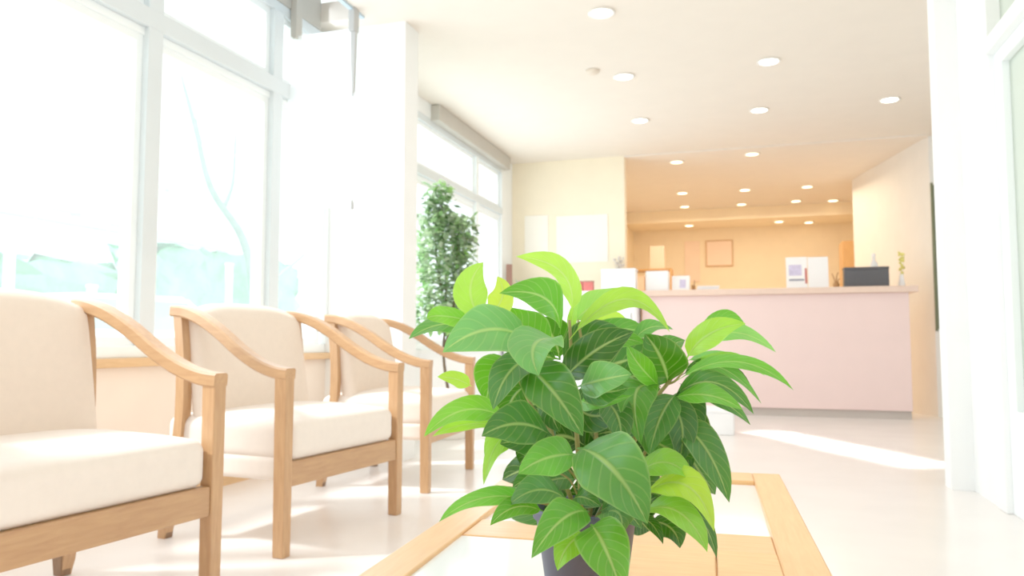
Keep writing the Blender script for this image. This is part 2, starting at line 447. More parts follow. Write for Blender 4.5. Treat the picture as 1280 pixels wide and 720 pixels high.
dpart('pane', M['glass_d'], (1.02, 1.03, 1.67, 3.62, 1.965, CH), 0)

# ------------------------------------------------------------------ ceiling downlights
def downlight(i):
    root = empty('downlight', (0, 0, CH))
    bm = bmesh.new(); lathe(bm, [(0.062, -0.001), (0.078, -0.004), (0.080, -0.010), (0.066, -0.012), (0.058, -0.004)], 28)
    link('trim_ring', bm, M['ring'], root, True)
    bm = bmesh.new(); lathe(bm, [(0, -0.008), (0.060, -0.008), (0.060, -0.002)], 24)
    link('diffuser', bm, M['led'], root)
    return root
DL = [(-0.808, 4.331, 'white recessed downlight nearest to the camera, high up beside the pillar', 0),
      (-0.857, 5.456, 'white recessed downlight beside the small smoke detector', 0),
      (-0.902, 6.610, 'white recessed downlight third in the left row, ahead of the back wall', 0),
      (0.141, 5.451, 'white recessed downlight nearest of the middle row over the waiting room', 0),
      (0.087, 6.604, 'white recessed downlight second of the middle row, before the reception opening', 0),
      (1.076, 6.625, 'white recessed downlight alone on the right, beside the white right pillar', 0),
      (-0.744, 8.292, 'recessed downlight just inside the reception opening, on its left', 1),
      (0.027, 8.164, 'recessed downlight just inside the reception opening, at its middle', 1),
      (-0.840, 10.089, 'warm office downlight, left one of the row of three behind the counter', 1),
      (-0.063, 10.110, 'warm office downlight, middle one of the row of three behind the counter', 1),
      (0.681, 10.131, 'warm office downlight, right one of the row of three behind the counter', 1),
      (-0.896, 11.133, 'warm office downlight, leftmost of the row along the bulkhead', 1),
      (-0.117, 11.174, 'warm office downlight, second from left along the bulkhead', 1),
      (0.600, 11.140, 'warm office downlight, third from left along the bulkhead', 1),
      (1.080, 11.250, 'warm office downlight, rightmost along the bulkhead, above the wooden cupboard', 1),
      (-0.893, 11.85, 'warm office downlight on the lowered far ceiling, left of the three', 2),
      (0.398, 11.85, 'warm office downlight on the lowered far ceiling, middle of the three', 2),
      (0.82, 12.05, 'warm office downlight on the lowered far ceiling, right of the three', 2)]
proto = downlight(0)
for i, (x, y, lab, k) in enumerate(DL):
    o = proto if i == 0 else copy_tree(proto)
    o.location = (x, y, CH if k < 2 else 2.45)
    tag(o, lab, 'ceiling light', 'recessed round ceiling downlights')
    if k:
        for ch in o.children:
            if ch.name.startswith('diffuser'):
                me = ch.data.copy(); me.materials.clear(); me.materials.append(M['led_w']); ch.data = me
bm = bmesh.new(); lathe(bm, [(0, -0.028), (0.034, -0.026), (0.046, -0.012), (0.050, 0), (0.0, 0)], 24, (-1.05, 5.274, CH))
tag(link('smoke_detector', bm, mat('detector_beige', (222, 206, 188), 0.6), None, True), 'small round beige smoke detector on the ceiling beside a downlight', 'smoke detector')

# ------------------------------------------------------------------ waiting room armchairs
def make_chair():
    W = 0.72; hw = W / 2; lw = 0.044
    root = empty('armchair')
    # front faces +x, origin on the floor in the middle of the front edge
    for s in (-1, 1):
        y = s * (hw - lw / 2)
        bm = bmesh.new(); box(bm, -0.048, 0.0, y - lw / 2, y + lw / 2, 0, 0.585, 0.004)
        for v in bm.verts:                       # slight taper towards the foot
            if v.co.z < 0.1: v.co.x = -0.024 + (v.co.x + 0.024) * 0.88; v.co.y = y + (v.co.y - y) * 0.9
        link('front_leg', bm, M['wood_z'], root)
        bm = bmesh.new()
        P = [(-0.575, 0.0), (-0.530, 0.24), (-0.505, 0.42), (-0.505, 0.62), (-0.525, 0.800)]
        Q = smooth_path([(a, y - s * 0.03, b) for a, b in P], 4); rings = []
        for p in Q:
            w = 0.016 if p.z < 0.02 else 0.019
            rings.append([bm.verts.new((p.x + sx * w, p.y + sy * w, p.z)) for sx, sy in ((-1, -1), (1, -1), (1, 1), (-1, 1))])
        for a, b in zip(rings, rings[1:]):
            for k in range(4): bm.faces.new((a[k], a[(k + 1) % 4], b[(k + 1) % 4], b[k]))
        bm.faces.new(rings[0][::-1]); bm.faces.new(rings[-1])
        rl = link('rear_leg', bm, M['wood_z'], root)
        bm = bmesh.new(); box(bm, -0.598, -0.548, y - s * 0.034 - 0.022, y - s * 0.034 + 0.022, 0.0, 0.10, 0.004)
        for v in bm.verts:
            if v.co.z < 0.05: v.co.x = -0.573 + (v.co.x + 0.573) * 0.72; v.co.y = (y - s * 0.034) + (v.co.y - (y - s * 0.034)) * 0.72
        link('foot', bm, M['darkfoot'], rl)
        bm = bmesh.new()
        sweep_xz(bm, [(0.0, 0.590), (-0.06, 0.597), (-0.14, 0.622), (-0.23, 0.668), (-0.33, 0.732), (-0.42, 0.778), (-0.50, 0.803), (-0.555, 0.808)], 0.050, 0.040, y)
        for v in bm.verts: v.co.y -= s * 0.03 * min(1.0, max(0.0, -v.co.x / 0.50))
        link('armrest', bm, M['wood_x'], root, False)
    bm = bmesh.new(); box(bm, -0.040, -0.006, -hw + lw, hw - lw, 0.222, 0.302, 0.004)
    link('front_rail', bm, M['wood_y'], root)
    bm = bmesh.new(); cushion(bm, -0.58, -0.012, -hw + 0.048, hw - 0.048, 0.298, 0.432, 0.035, 0.028)
    link('seat', bm, M['fabric'], root, True)
    bm = bmesh.new(); cushion(bm, -0.575, -0.042, -hw + 0.048, hw - 0.048, 0.232, 0.315, 0.02, 0)
    link('seat_base', bm, M['fabric'], root, True)
    # padded back: arched top, gently dished
    bm = bmesh.new(); nu, nv = 24, 16; bw = hw - 0.066
    front, back = [], []
    for j in range(nv + 1):
        rf, rb = [], []
        for i in range(nu + 1):
            u = i / nu * 2 - 1; v = j / nv
            uu = math.copysign(1 - (1 - abs(u)) ** 1.4, u)
            top = 0.845 - 0.050 * abs(uu) ** 3.2
            z = 0.36 + (top - 0.36) * v
            base_x = -0.462 - 0.060 * v - 0.015 * v * v
            dish = 0.022 * uu * uu
            edge = (1 - abs(uu) ** 10) ** 0.5 * (1 - max(0, (v - 0.86) / 0.14) ** 3) ** 0.5
            t = 0.014 + 0.036 * edge
            rf.append(bm.verts.new((base_x + dish + t, uu * bw, z)))
            rb.append(bm.verts.new((base_x + dish - t * 0.8, uu * bw, z)))
        front.append(rf); back.append(rb)
    for j in range(nv):
        for i in range(nu):
            bm.faces.new((front[j][i], front[j][i + 1], front[j + 1][i + 1], front[j + 1][i]))
            bm.faces.new((back[j][i + 1], back[j][i], back[j + 1][i], back[j + 1][i + 1]))
    for i in range(nu):
        bm.faces.new((front[nv][i], front[nv][i + 1], back[nv][i + 1], back[nv][i]))
        bm.faces.new((front[0][i + 1], front[0][i], back[0][i], back[0][i + 1]))
    for j in range(nv):
        bm.faces.new((front[j][0], front[j + 1][0], back[j + 1][0], back[j][0]))
        bm.faces.new((front[j + 1][nu], front[j][nu], back[j][nu], back[j + 1][nu]))
    link('backrest', bm, M['fabric_back'], root, True)
    return root
CHAIRS = [(-1.455, 1.475, -6.5, 'beige upholstered wooden armchair nearest the camera, cut off by the left edge'),
          (-1.412, 2.535, -6.5, 'beige wooden armchair in the middle of the row, second from the camera'),
          (-1.452, 3.655, 3.0, 'beige wooden armchair at the far end of the row, partly behind the potted plant')]
ch0 = make_chair()
for i, (x, y, a, lab) in enumerate(CHAIRS):
    o = ch0 if i == 0 else copy_tree(ch0)
    o.location = (x, y, 0); o.rotation_euler = (0, 0, math.radians(a))
    tag(o, lab, 'armchair', 'waiting room armchairs along the window')

# ------------------------------------------------------------------ low table
TZ = 0.37
tb = empty('coffee_table', (-0.235, 1.39, 0), math.radians(3.0))
tag(tb, 'low light wood coffee table with white glass insets under the potted plant', 'table')
hx, y0, y1, bd = 0.325, -0.70, 0.64, 0.066
bm = bmesh.new()
zt, zb = TZ, TZ - 0.055
def frame_bar(name, m, e): return one_box(name, m, e, 0.003, tb)
frame_bar('side_rail', M['table_y'], (-hx, -hx + bd, y0, y1, zb, zt))
frame_bar('side_rail', M['table_y'], (hx - bd, hx, y0, y1, zb, zt))
frame_bar('end_rail', M['table_x'], (-hx + bd, hx - bd, y1 - 0.12, y1, zb, zt))
frame_bar('end_rail', M['table_x'], (-hx + bd, hx - bd, y0, y0 + 0.12, zb, zt))
frame_bar('cross_rail', M['table_x'], (-hx + bd, hx - bd, -0.11, 0.01, zb, zt - 0.004))
one_box('glass_inset', M['frost'], (-hx + bd, hx - bd, 0.01, y1 - 0.12, zt - 0.022, zt - 0.010), 0, tb)
one_box('glass_inset', M['frost'], (-hx + bd, -0.055, y0 + 0.12, -0.11, zt - 0.022, zt - 0.006), 0, tb)
one_box('wood_inset', M['tpanel'], (-0.055, 0.165, y0 + 0.12, -0.11, zt - 0.022, zt - 0.001), 0.002, tb)
one_box('wood_inset', M['tpanel'], (0.167, hx - bd, y0 + 0.12, -0.11, zt - 0.022, zt - 0.003), 0.002, tb)
for sx in (-1, 1):
    for yy in (y0 + 0.035, y1 - 0.035):
        bm = bmesh.new(); x = sx * (hx - 0.035); box(bm, x - 0.03, x + 0.03, yy - 0.03, yy + 0.03, 0, zb, 0.004)
        for v in bm.verts:
            if v.co.z < 0.1: v.co.x = x + (v.co.x - x) * 0.75; v.co.y = yy + (v.co.y - yy) * 0.75
        link('leg', bm, M['table_y'], tb)

# ------------------------------------------------------------------ the potted plant
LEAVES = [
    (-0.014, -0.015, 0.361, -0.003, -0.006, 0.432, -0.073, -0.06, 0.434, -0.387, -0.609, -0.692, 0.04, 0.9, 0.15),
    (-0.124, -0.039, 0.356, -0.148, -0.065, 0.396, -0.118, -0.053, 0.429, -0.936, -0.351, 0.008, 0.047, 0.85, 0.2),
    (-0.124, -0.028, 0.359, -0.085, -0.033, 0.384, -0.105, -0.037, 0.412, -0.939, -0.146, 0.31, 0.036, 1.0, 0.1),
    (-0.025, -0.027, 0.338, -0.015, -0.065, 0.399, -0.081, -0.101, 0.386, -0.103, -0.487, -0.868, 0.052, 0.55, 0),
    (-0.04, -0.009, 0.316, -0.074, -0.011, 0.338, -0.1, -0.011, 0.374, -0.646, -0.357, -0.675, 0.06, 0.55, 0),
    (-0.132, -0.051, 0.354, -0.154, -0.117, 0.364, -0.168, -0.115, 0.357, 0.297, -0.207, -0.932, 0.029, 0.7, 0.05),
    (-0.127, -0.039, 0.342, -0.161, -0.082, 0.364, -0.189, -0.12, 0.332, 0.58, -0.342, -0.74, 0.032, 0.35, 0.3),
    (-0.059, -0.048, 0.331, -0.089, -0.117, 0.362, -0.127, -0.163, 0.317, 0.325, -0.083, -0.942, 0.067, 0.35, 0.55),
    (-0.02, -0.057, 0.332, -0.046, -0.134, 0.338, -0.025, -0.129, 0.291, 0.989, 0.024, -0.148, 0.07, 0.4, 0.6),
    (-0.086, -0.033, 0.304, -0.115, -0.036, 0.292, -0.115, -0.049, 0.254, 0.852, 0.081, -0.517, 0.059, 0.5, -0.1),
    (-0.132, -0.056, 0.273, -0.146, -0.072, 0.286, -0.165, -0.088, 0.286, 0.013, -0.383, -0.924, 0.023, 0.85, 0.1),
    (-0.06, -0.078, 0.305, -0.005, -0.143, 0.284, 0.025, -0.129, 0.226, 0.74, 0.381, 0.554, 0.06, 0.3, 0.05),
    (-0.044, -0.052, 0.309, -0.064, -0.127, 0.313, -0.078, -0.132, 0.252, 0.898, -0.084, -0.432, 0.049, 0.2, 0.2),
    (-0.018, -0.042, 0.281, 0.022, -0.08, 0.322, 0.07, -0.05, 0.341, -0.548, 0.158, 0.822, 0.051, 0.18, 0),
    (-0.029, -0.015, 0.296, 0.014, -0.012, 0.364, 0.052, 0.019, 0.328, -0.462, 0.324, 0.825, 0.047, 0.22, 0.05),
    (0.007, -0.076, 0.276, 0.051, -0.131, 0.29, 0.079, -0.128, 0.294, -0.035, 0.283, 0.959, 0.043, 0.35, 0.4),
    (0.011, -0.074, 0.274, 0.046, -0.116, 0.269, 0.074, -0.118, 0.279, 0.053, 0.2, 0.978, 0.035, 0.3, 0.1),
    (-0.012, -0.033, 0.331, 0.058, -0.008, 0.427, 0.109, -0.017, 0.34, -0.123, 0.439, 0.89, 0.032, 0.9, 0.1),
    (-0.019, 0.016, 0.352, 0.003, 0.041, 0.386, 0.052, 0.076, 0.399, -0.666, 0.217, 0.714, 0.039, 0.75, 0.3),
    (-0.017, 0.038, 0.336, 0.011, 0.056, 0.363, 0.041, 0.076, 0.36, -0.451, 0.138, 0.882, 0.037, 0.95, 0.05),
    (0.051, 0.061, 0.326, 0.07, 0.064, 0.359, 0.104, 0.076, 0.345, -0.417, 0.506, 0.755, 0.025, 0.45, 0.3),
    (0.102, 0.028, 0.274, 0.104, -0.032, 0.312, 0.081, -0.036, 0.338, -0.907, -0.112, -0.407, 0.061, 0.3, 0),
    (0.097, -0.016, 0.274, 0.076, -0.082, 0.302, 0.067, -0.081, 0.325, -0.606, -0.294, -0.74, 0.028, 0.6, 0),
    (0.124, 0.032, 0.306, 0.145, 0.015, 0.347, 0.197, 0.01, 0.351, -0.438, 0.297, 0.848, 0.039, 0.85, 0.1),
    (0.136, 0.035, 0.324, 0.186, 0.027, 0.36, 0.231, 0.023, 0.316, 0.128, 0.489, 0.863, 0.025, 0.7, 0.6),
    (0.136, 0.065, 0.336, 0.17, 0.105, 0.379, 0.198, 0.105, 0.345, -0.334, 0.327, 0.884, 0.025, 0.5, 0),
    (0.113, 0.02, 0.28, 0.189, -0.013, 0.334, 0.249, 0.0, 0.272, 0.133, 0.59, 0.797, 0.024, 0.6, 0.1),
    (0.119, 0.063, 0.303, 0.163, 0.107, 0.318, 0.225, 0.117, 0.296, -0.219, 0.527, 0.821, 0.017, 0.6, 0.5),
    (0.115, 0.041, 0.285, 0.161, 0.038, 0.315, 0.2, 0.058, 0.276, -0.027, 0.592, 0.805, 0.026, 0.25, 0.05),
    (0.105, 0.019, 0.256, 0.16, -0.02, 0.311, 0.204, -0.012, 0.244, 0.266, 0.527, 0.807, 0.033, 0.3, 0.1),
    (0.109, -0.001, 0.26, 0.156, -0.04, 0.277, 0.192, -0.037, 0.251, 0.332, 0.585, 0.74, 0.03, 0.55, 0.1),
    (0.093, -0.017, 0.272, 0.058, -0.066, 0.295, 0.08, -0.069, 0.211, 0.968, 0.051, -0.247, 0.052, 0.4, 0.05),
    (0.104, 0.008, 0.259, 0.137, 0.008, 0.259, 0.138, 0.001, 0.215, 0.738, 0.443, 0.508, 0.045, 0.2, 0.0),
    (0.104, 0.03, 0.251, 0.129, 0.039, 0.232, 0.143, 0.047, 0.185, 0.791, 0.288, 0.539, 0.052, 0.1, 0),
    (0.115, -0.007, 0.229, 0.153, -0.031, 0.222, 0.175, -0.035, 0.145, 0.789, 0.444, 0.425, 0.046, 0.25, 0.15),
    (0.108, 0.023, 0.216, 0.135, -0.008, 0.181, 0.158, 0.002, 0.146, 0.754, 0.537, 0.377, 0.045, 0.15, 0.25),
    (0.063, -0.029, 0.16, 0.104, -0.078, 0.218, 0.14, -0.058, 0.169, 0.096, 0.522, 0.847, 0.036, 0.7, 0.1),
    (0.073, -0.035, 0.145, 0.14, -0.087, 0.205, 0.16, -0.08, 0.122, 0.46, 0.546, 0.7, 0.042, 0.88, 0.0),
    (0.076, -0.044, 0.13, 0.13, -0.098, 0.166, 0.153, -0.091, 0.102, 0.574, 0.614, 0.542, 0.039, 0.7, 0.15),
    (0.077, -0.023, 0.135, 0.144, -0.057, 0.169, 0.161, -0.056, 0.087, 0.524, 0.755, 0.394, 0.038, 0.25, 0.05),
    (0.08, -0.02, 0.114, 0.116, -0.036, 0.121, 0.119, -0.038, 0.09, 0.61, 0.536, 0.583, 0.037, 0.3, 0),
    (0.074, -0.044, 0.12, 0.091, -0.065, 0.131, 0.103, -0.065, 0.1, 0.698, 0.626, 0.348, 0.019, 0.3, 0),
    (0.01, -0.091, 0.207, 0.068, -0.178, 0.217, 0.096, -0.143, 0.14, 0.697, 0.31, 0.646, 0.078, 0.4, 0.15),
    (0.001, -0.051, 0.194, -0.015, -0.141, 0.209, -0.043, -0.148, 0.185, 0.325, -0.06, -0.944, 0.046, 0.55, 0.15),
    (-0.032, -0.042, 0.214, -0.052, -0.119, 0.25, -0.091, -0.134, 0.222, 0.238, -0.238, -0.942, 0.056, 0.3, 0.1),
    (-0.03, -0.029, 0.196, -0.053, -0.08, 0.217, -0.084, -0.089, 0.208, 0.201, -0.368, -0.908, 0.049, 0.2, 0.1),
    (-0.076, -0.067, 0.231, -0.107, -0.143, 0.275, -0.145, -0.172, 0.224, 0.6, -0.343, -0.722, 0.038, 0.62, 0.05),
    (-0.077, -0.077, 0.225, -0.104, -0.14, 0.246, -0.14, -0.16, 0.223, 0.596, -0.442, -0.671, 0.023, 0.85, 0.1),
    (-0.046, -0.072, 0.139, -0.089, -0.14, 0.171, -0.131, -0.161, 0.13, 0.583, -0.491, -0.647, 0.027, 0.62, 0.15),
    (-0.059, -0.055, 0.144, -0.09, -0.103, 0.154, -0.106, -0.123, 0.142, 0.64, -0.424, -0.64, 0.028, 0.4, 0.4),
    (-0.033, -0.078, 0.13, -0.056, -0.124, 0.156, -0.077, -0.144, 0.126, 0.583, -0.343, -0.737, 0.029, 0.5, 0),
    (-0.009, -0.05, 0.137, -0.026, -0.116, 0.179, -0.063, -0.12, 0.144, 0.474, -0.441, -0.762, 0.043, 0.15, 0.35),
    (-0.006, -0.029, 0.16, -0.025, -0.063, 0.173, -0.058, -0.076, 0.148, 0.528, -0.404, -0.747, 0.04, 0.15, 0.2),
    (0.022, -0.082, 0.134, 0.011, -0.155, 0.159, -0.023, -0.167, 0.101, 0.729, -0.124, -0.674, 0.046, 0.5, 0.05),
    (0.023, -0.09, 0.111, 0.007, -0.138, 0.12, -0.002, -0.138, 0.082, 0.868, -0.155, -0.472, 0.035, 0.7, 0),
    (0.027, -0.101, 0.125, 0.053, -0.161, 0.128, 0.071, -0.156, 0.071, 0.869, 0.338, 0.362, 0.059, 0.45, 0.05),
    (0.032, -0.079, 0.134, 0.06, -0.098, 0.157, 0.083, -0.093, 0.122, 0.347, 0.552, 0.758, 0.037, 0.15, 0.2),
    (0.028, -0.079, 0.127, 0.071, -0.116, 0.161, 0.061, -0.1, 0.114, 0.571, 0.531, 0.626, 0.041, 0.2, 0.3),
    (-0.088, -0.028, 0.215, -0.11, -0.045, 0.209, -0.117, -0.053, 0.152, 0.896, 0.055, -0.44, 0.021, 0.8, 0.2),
    (-0.085, -0.016, 0.214, -0.116, -0.026, 0.212, -0.119, -0.024, 0.169, 0.796, 0.001, -0.605, 0.036, 0.7, 0.05),
    (0.116, -0.02, 0.267, 0.098, -0.051, 0.251, 0.088, -0.055, 0.199, 0.934, -0.093, -0.344, 0.043, 0.32, 0.1),
    (0.102, -0.013, 0.258, 0.134, -0.028, 0.242, 0.118, -0.034, 0.184, 0.954, 0.27, 0.129, 0.042, 0.2, 0.1),
    (0.072, -0.02, 0.22, 0.099, -0.037, 0.204, 0.136, -0.029, 0.193, 0.396, 0.412, 0.821, 0.04, 0.38, 0.1),
    (0.124, 0.033, 0.294, 0.171, 0.02, 0.316, 0.213, 0.033, 0.253, 0.332, 0.612, 0.718, 0.021, 0.5, 0.2),
    (0.117, 0.011, 0.277, 0.172, 0.003, 0.264, 0.2, 0.009, 0.229, 0.426, 0.571, 0.702, 0.022, 0.3, 0.2),
    (0.125, 0.043, 0.3, 0.181, 0.044, 0.319, 0.218, 0.063, 0.286, 0.028, 0.513, 0.858, 0.021, 0.75, 0.2),
    (0.03, -0.046, 0.259, 0.062, -0.078, 0.253, 0.058, -0.076, 0.207, 0.898, 0.339, 0.282, 0.041, 0.28, 0.05),
    (-0.003, 0.032, 0.191, -0.041, 0.029, 0.221, -0.075, 0.031, 0.188, 0.042, -0.286, -0.957, 0.066, 0.12, 0),
    (-0.008, 0.055, 0.146, 0.008, 0.067, 0.197, 0.056, 0.092, 0.207, -0.723, 0.138, 0.677, 0.067, 0.1, 0),
    (-0.013, 0.044, 0.273, -0.004, 0.038, 0.247, 0.032, 0.041, 0.222, 0.708, 0.369, 0.602, 0.061, 0.12, 0.05),
    (-0.029, 0.052, 0.24, -0.003, 0.062, 0.211, 0.012, 0.07, 0.171, 0.748, 0.392, 0.536, 0.062, 0.1, 0),
    (-0.045, 0.051, 0.187, -0.064, 0.037, 0.145, -0.042, 0.037, 0.105, 0.997, 0.079, 0.025, 0.067, 0.12, 0),
    (0.048, 0.07, 0.188, 0.047, 0.073, 0.14, 0.087, 0.087, 0.114, 0.783, 0.37, 0.5, 0.067, 0.12, 0),
    (0.015, 0.073, 0.144, 0.005, 0.071, 0.117, -0.047, 0.056, 0.112, 0.498, -0.246, -0.831, 0.067, 0.1, 0),
    (-0.043, 0.043, 0.304, -0.046, 0.039, 0.342, -0.074, 0.029, 0.358, -0.755, -0.369, -0.542, 0.057, 0.35, 0),
    (-0.076, 0.003, 0.274, -0.103, -0.004, 0.258, -0.103, -0.001, 0.222, 0.884, 0.059, -0.463, 0.048, 0.3, 0),
    (0.027, 0.077, 0.282, 0.062, 0.09, 0.255, 0.077, 0.098, 0.207, 0.746, 0.321, 0.584, 0.068, 0.12, 0),
    (-0.017, 0.025, 0.232, -0.061, 0.03, 0.259, -0.109, 0.038, 0.234, -0.076, -0.423, -0.903, 0.057, 0.15, 0),
    (-0.001, -0.002, 0.235, 0.023, -0.007, 0.264, 0.075, 0.001, 0.242, -0.095, 0.402, 0.911, 0.056, 0.12, 0),
    (-0.006, -0.026, 0.257, 0.007, -0.035, 0.219, 0.077, -0.053, 0.261, 0.066, 0.336, 0.939, 0.045, 0.2, 0),
    (0.004, 0.033, 0.206, 0.052, 0.047, 0.225, 0.099, 0.064, 0.191, 0.031, 0.373, 0.927, 0.063, 0.08, 0),
    (0.015, 0.018, 0.173, 0.067, 0.032, 0.204, 0.107, 0.049, 0.153, 0.069, 0.403, 0.913, 0.059, 0.1, 0),
    (-0.023, 0.028, 0.16, -0.079, 0.031, 0.172, -0.123, 0.04, 0.142, 0.132, -0.291, -0.948, 0.062, 0.15, 0),
    (-0.036, 0.016, 0.274, -0.083, 0.02, 0.299, -0.124, 0.031, 0.261, 0.097, -0.259, -0.961, 0.057, 0.2, 0.1),
    (-0.04, 0.033, 0.305, -0.091, 0.038, 0.315, -0.123, 0.048, 0.326, -0.292, -0.42, -0.859, 0.05, 0.4, 0),
    (-0.002, 0.057, 0.283, 0.038, 0.104, 0.317, 0.106, 0.143, 0.297, -0.289, 0.208, 0.934, 0.067, 0.15, 0.1),
    (0.023, 0.035, 0.274, 0.066, 0.046, 0.293, 0.099, 0.058, 0.278, -0.139, 0.282, 0.949, 0.048, 0.3, 0),
    (-0.01, -0.009, 0.146, 0.02, -0.052, 0.142, 0.057, -0.052, 0.167, -0.004, 0.427, 0.904, 0.044, 0.12, 0),
    (-0.039, -0.017, 0.141, -0.056, -0.051, 0.173, -0.077, -0.062, 0.152, 0.279, -0.448, -0.85, 0.034, 0.3, 0.1),
    (0.081, 0.034, 0.234, 0.048, -0.001, 0.219, 0.017, -0.017, 0.232, 0.356, -0.408, -0.841, 0.042, 0.35, 0.05),
    (0.094, 0.007, 0.227, 0.125, -0.009, 0.23, 0.129, -0.009, 0.173, 0.824, 0.382, 0.42, 0.045, 0.2, 0.1),
    (0.081, 0.059, 0.191, 0.108, 0.09, 0.167, 0.138, 0.119, 0.185, -0.295, 0.361, 0.884, 0.049, 0.3, 0),
    (0.009, -0.064, 0.26, 0.02, -0.096, 0.253, 0.074, -0.096, 0.269, 0.089, 0.432, 0.898, 0.023, 0.55, 0.1),
    (-0.025, -0.022, 0.27, -0.037, -0.067, 0.252, -0.018, -0.059, 0.221, 0.987, -0.033, 0.158, 0.04, 0.2, 0.05),
    (-0.001, -0.069, 0.144, 0.014, -0.091, 0.159, 0.037, -0.088, 0.142, 0.334, 0.573, 0.749, 0.028, 0.25, 0.1),
    (-0.019, 0.012, 0.112, -0.097, 0.009, 0.101, -0.105, 0.027, 0.116, -0.142, -0.625, -0.768, 0.043, 0.3, 0.1),
    (0.023, 0.026, 0.102, 0.069, 0.06, 0.119, 0.078, 0.083, 0.124, -0.65, 0.348, 0.675, 0.048, 0.2, 0),
    (0.079, 0.051, 0.284, 0.085, 0.071, 0.323, 0.117, 0.102, 0.331, -0.838, 0.128, 0.53, 0.044, 0.35, 0.1),
    (-0.015, 0.018, 0.336, -0.026, 0.013, 0.358, -0.008, 0.016, 0.392, -0.984, 0.122, 0.129, 0.014, 0.8, 0.1),
    (0.001, 0.034, 0.326, 0.026, 0.05, 0.357, 0.073, 0.077, 0.339, -0.35, 0.328, 0.877, 0.039, 0.45, 0.1),
    (0.008, 0.006, 0.32, 0.041, 0.004, 0.341, 0.076, 0.005, 0.326, -0.081, 0.407, 0.91, 0.03, 0.6, 0.1),
    (-0.035, 0.009, 0.223, -0.078, 0.014, 0.185, -0.088, 0.007, 0.17, 0.7, -0.164, -0.695, 0.06, 0.1, 0),
    (0.03, 0.047, 0.128, 0.068, 0.062, 0.089, 0.071, 0.063, 0.083, 0.56, 0.487, 0.671, 0.048, 0.1, 0),
]
STEMS = [
    [[[-0.001, -0.013, 0.099], [-0.005, -0.021, 0.198], [-0.01, -0.023, 0.276], [-0.016, -0.015, 0.356]], 0.005, 0.0025],
    [[[0.005, -0.011, 0.099], [0.016, -0.013, 0.178], [0.015, -0.019, 0.257], [0.001, -0.018, 0.326], [-0.008, -0.002, 0.356]], 0.0045, 0.002],
    [[[0.012, -0.009, 0.099], [0.044, -0.004, 0.168], [0.081, 0.002, 0.247], [0.101, 0.017, 0.276], [0.122, 0.032, 0.306]], 0.005, 0.0025],
    [[[0.012, 0.002, 0.097], [0.046, 0.019, 0.155], [0.087, 0.017, 0.211], [0.108, 0.02, 0.256]], 0.004, 0.002],
    [[[-0.003, -0.014, 0.099], [-0.021, -0.024, 0.158], [-0.035, -0.032, 0.217], [-0.059, -0.034, 0.286], [-0.068, -0.04, 0.331]], 0.0045, 0.002],
    [[[-0.007, -0.015, 0.099], [-0.036, -0.028, 0.158], [-0.068, -0.042, 0.213], [-0.081, -0.058, 0.232]], 0.0035, 0.0018],
    [[[-0.068, -0.04, 0.331], [-0.095, -0.039, 0.341], [-0.123, -0.033, 0.357]], 0.0025, 0.0018],
    [[[-0.035, -0.032, 0.217], [-0.065, -0.034, 0.256], [-0.086, -0.033, 0.304]], 0.0028, 0.0018],
    [[[0.009, -0.031, 0.104], [0.006, -0.046, 0.145], [0.006, -0.071, 0.2]], 0.0035, 0.0018],
    [[[0.012, -0.03, 0.104], [0.044, -0.033, 0.135], [0.073, -0.035, 0.147]], 0.003, 0.0016],
    [[[0.003, -0.033, 0.104], [-0.02, -0.053, 0.13], [-0.046, -0.072, 0.139]], 0.003, 0.0016],
    [[[-0.01, -0.023, 0.276], [-0.004, -0.008, 0.306], [0.002, 0.013, 0.331]], 0.0025, 0.0015],
    [[[0.101, 0.017, 0.276], [0.112, 0.02, 0.281], [0.126, 0.033, 0.301]], 0.0025, 0.0015],
    [[[0.001, -0.049, 0.164], [-0.016, -0.066, 0.184], [-0.041, -0.062, 0.164]], 0.002, 0.0012],
    [[[0.012, -0.064, 0.13], [-0.001, -0.081, 0.169], [-0.023, -0.078, 0.177]], 0.002, 0.0012],
]
POT_AT = (-0.205, 0.963, 0.37)

pp = empty('potted_plant', POT_AT)
tag(pp, 'bushy broad-leaved green plant in a slate grey pot on the low table', 'plant')
bm = bmesh.new()
lathe(bm, [(0, 0.0), (0.044, 0.0), (0.047, 0.004), (0.062, 0.108), (0.066, 0.110), (0.067, 0.122), (0.064, 0.124), (0.060, 0.121), (0.058, 0.098)], 40)
link('pot', bm, M['pot'], pp, True)
bm = bmesh.new(); lathe(bm, [(0.0, 0.106), (0.03, 0.104), (0.0585, 0.100)], 32)
link('soil', bm, M['soil'], pp, True)
bm = bmesh.new()
for pts, r0, r1 in STEMS:
    q = [Vector(p) for p in pts]
    if q[0].z < 0.125:                                   # rooted in the soil
        q[0] = Vector((q[0].x * 0.8, q[0].y * 0.8, 0.098))
    tube(bm, smooth_path(q, 5), r0 * 0.72, r1 * 0.8, 8)
link('stems', bm, M['stem'], pp, True)

